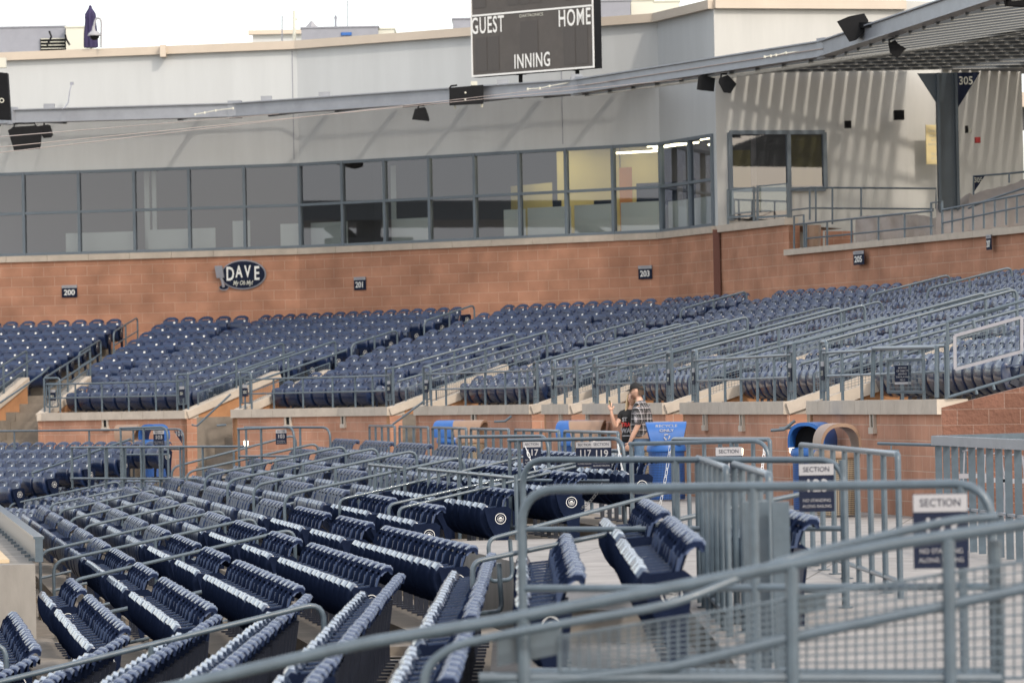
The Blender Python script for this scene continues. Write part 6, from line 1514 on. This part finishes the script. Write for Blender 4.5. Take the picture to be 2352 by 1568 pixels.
# cap: dome and peak
up = (UP + fh * .18).normalized(); fw = (fh * .95 - UP * .18).normalized(); sd = fw.cross(up).normalized(); mb = MB(); vs = []; NU = 24; NV = 8
for j in range(NV + 1):
    ph = (pi / 2) * j / NV
    for i in range(NU): a = 2 * pi * i / NU; vs.append(hd + up * .035 + (fw * (.112 * sin(ph) * cos(a) - .006) + sd * .090 * sin(ph) * sin(a) + up * .105 * cos(ph) - up * (.05 * sin(ph) if cos(a) < -.3 else 0) * (-cos(a))))
mb.grid(vs, [(j * NU + i, (j + 1) * NU + i, (j + 1) * NU + (i + 1) % NU, j * NU + (i + 1) % NU) for j in range(NV) for i in range(NU)]); cap_o = mb.obj('cap', 'blackc', T, smooth=True)
mb = MB(); top = []; bot = []
for i in range(11):
    a = -1.15 + 2.3 * i / 10; top.append((hd + up * .045 + fw * .10 * cos(a) + sd * .085 * sin(a), hd + up * (.030 - .0) + fw * (.10 * cos(a) + .078 * max(0, cos(a * 1.25))) + sd * .078 * sin(a)))
for i in range(10): mb.face([top[i][0], top[i][1], top[i + 1][1], top[i + 1][0]]); mb.face([p - up * .006 for p in (top[i + 1][0], top[i + 1][1], top[i][1], top[i][0])])
mb.obj('peak', 'blackc', cap_o)
mb = MB()
for k in (-1, 1):
    c = hd + fw * .102 + sd * .031 * k + up * .010; mb.tube([c + sd * .024 * cos(2 * pi * i / 12) + up * .017 * sin(2 * pi * i / 12) for i in range(12)], .003, 5, closed=True); mb.tube([hd + fw * .10 + sd * .055 * k + up * .014, hd + fw * .0 + sd * .082 * k + up * .012], .003, 5)
mb.obj('glasses', 'blackc', T)
mb = MB(); vs = []; NU = 20
for j in range(6):
    for i in range(NU + 1): a = radians(112) + radians(136) * i / NU; z = .045 - j * .026; r_ = 1.045 - .02 * max(0, j - 3); vs.append(hd + fw * (.104 * cos(a) * r_ - .003) + sd * .080 * sin(a) * r_ + up * z)
mb.grid(vs, [(j * (NU + 1) + i, (j + 1) * (NU + 1) + i, (j + 1) * (NU + 1) + i + 1, j * (NU + 1) + i + 1) for j in range(5) for i in range(NU)]); mb.obj('hair', 'hairm', T, smooth=True)
mb = MB(); vs = []
for j in range(5):
    for i in range(15): a = radians(-62) + radians(124) * i / 14; z = -.055 - j * .016; r_ = 1.03 - .08 * max(0, j - 1); vs.append(hd + fw * (.102 * cos(a) * r_ + .003) + sd * .066 * sin(a) * r_ + up * z)
mb.grid(vs, [(j * 15 + i, (j + 1) * 15 + i, (j + 1) * 15 + i + 1, j * 15 + i + 1) for j in range(4) for i in range(14)]); mb.obj('beard', mat('stubble', (.22, .11, .07), .8), T, smooth=True)
T.scale = (1.07,) * 3
# ---- the woman: facing the camera half left, right arm raised with a phone
pw = at(1451, 1000, 73.6); T = thing('person', 'blonde woman in a black printed t-shirt holding up a phone for a selfie', 'person', (pw.x, pw.y, 0))
fh = Vector((-.42, -.90, 0)).normalized(); sl = Vector((.90, -.42, 0)).normalized()   # forward to the camera, her left to picture right
hd = Vector(bp(.02, .045, 1.515))
bv = [(*bp(0, 0, .92), (.08, .06)), (*bp(.0, 0, 1.06), (.07, .06)), (*bp(0, 0, 1.21), (.07, .06)), (*bp(0, 0, 1.31), (.06, .05)), (*bp(.01, .01, 1.40), .046), (*bp(.015, .03, 1.46), .044),
      (*bp(0, .14, 1.30), .038), (*bp(.02, .20, 1.08), .038), (*bp(.12, .17, .90), .030),
      (*bp(0, -.14, 1.29), .038), (*bp(.10, -.225, 1.08), .040), (*bp(.20, -.235, 1.27), .029), (*bp(.205, -.238, 1.30), .026),
      (*bp(0, .08, .84), .06), (*bp(.01, .09, .47), .045), (*bp(-.02, .09, .09), .040), (*bp(.08, .10, .04), .036),
      (*bp(0, -.08, .84), .06), (*bp(.01, -.09, .47), .045), (*bp(-.02, -.09, .09), .040), (*bp(.08, -.10, .04), .036)]
be = [(0, 1), (1, 2), (2, 3), (3, 4), (4, 5), (3, 6), (6, 7), (7, 8), (3, 9), (9, 10), (10, 11), (11, 12), (0, 13), (13, 14), (14, 15), (15, 16), (0, 17), (17, 18), (18, 19), (19, 20)]
h1 = hand(T, bp(.21, -.24, 1.325), UP - sl * .25 + fh * .1, -fh * -1 * -1 + sl * .3, .75, .95); h2 = hand(T, bp(.13, .165, .875), -UP + fh * .3, -sl, .35, .95)
body = merge_skin('body', bv, be, [(h1[0], h1[1], 12), (h2[0], h2[1], 8)], 'skin', T)
FW = (fh * .95 - sl * .22 + UP * .08).normalized(); UPH = (UP + sl * .12 - fh * .04).normalized()
hv, hf = head(T, hd, FW, UPH, .93); add_head_to(body, hv, hf); eyes(T, hd, FW, UPH, .93)
sh = [(*bp(0, 0, .82), (.18, .145)), (*bp(0, 0, .96), (.17, .135)), (*bp(0, 0, 1.07), (.15, .125)), (*bp(.01, 0, 1.19), (.165, .135)), (*bp(0, 0, 1.30), (.14, .11)), (*bp(.01, .0, 1.37), .066), (*bp(0, .145, 1.295), .082), (*bp(.01, .185, 1.17), .070), (*bp(0, -.145, 1.29), .082), (*bp(.045, -.19, 1.19), .070)]
tee = skin('t_shirt', sh, [(0, 1), (1, 2), (2, 3), (3, 4), (4, 5), (4, 6), (6, 7), (4, 8), (8, 9)], 'blackc', T)
lg = [(*bp(0, 0, .88), (.135, .11)), (*bp(0, .085, .80), .094), (*bp(.01, .09, .47), .068), (*bp(-.02, .09, .09), .050), (*bp(0, -.085, .80), .094), (*bp(.01, -.09, .47), .068), (*bp(-.02, -.09, .09), .050)]
skin('jeans', lg, [(0, 1), (1, 2), (2, 3), (0, 4), (4, 5), (5, 6)], 'jeansd', T)
for l in (.095, -.095): skin('shoe', [(*bp(-.05, l, .045), .042), (*bp(.06, l, .04), .042), (*bp(.14, l, .03), .032)], [(0, 1), (1, 2)], 'shoe', T, 1)
for tx, z, mm, sz, l_ in (('ST', 1.20, 'white', .085, -.045), ('TRA', 1.12, 'redp', .085, -.03), ('WA', 1.03, 'white', .10, -.035)):
    text_mb(tx, sz, mm, 'print', tee, Vector(bp(.150 if z > 1.15 else .142, l_, z)), sl, UP, .9, .002, depth=.010)
mb = MB(); mb.bar(bp(.142, -.09, .955), bp(.142, .04, .955), .012, .018); mb.obj('print', 'white', tee)
# hair: scalp shell and long locks
sd = FW.cross(UPH).normalized(); mb = MB(); vs = []; NU = 26; NV = 9
for j in range(NV + 1):
    ph = radians(105) * j / NV
    for i in range(NU + 1):
        a = radians(52) + radians(256) * i / NU; r_ = 1.07 + .02 * sin(i * 2.3)
        vs.append(hd + (FW * (.104 * sin(ph) * cos(a) - .004) + sd * .084 * sin(ph) * sin(a) + UPH * .122 * cos(ph)) * r_ * .95)
mb.grid(vs, [(j * (NU + 1) + i, (j + 1) * (NU + 1) + i, (j + 1) * (NU + 1) + i + 1, j * (NU + 1) + i + 1) for j in range(NV) for i in range(NU)])
rnd = random.Random(4)
for i in range(46):
    a = radians(rnd.uniform(62, 298)); p = hd + (FW * .10 * cos(a) + sd * .086 * sin(a)) * 1.0 + UPH * rnd.uniform(.0, .07)
    q1 = hd + (FW * .10 * cos(a) + sd * .105 * sin(a)) * 1.05 - UP * .10; L = rnd.uniform(.24, .36); q2 = Vector(((q1.x) * 1.0, q1.y, hd.z - .10 - L)) + (FW * rnd.uniform(.0, .08) + sd * rnd.uniform(-.02, .02)) + (FW * .05 if cos(a) > 0 else FW * -.01)
    mb.tube([p, q1, q1.lerp(q2, .5) + sd * rnd.uniform(-.012, .012), q2], [.012, .016, .014, .004], 6)
mb.obj('hair', 'hairb', T, smooth=True)
T.scale = (1.09,) * 3; ph_ = Vector(bp(.20, -.262, 1.425)) * 1.09 + Vector((pw.x, pw.y, 0)); T = thing('phone', 'phone in a dark case held up in the woman\'s right hand', 'phone', tuple(ph_))
mb = MB(); nrm_ = (-fh * .5 + sl * .7).normalized(); rt = nrm_.cross(UP).normalized(); mb.frame(Vector((0, 0, 0)), rt * .036, nrm_ * .005, (UP - sl * .1).normalized() * .074); mb.obj('case', 'blackc', T)
mb = MB(); mb.frame(-nrm_ * -.0065, rt * .030, nrm_ * .001, (UP - sl * .1).normalized() * .066); mb.obj('screen', mat('phone_screen', (.35, .33, .05), .2, emit=(.5, .45, .1), estr=.5), T)
mb = MB(); mb.frame(nrm_ * -.0065, rt * .030, nrm_ * .001, (UP - sl * .1).normalized() * .060); mb.obj('back_cover', mat('phone_back', (.35, .33, .08), .4), T)
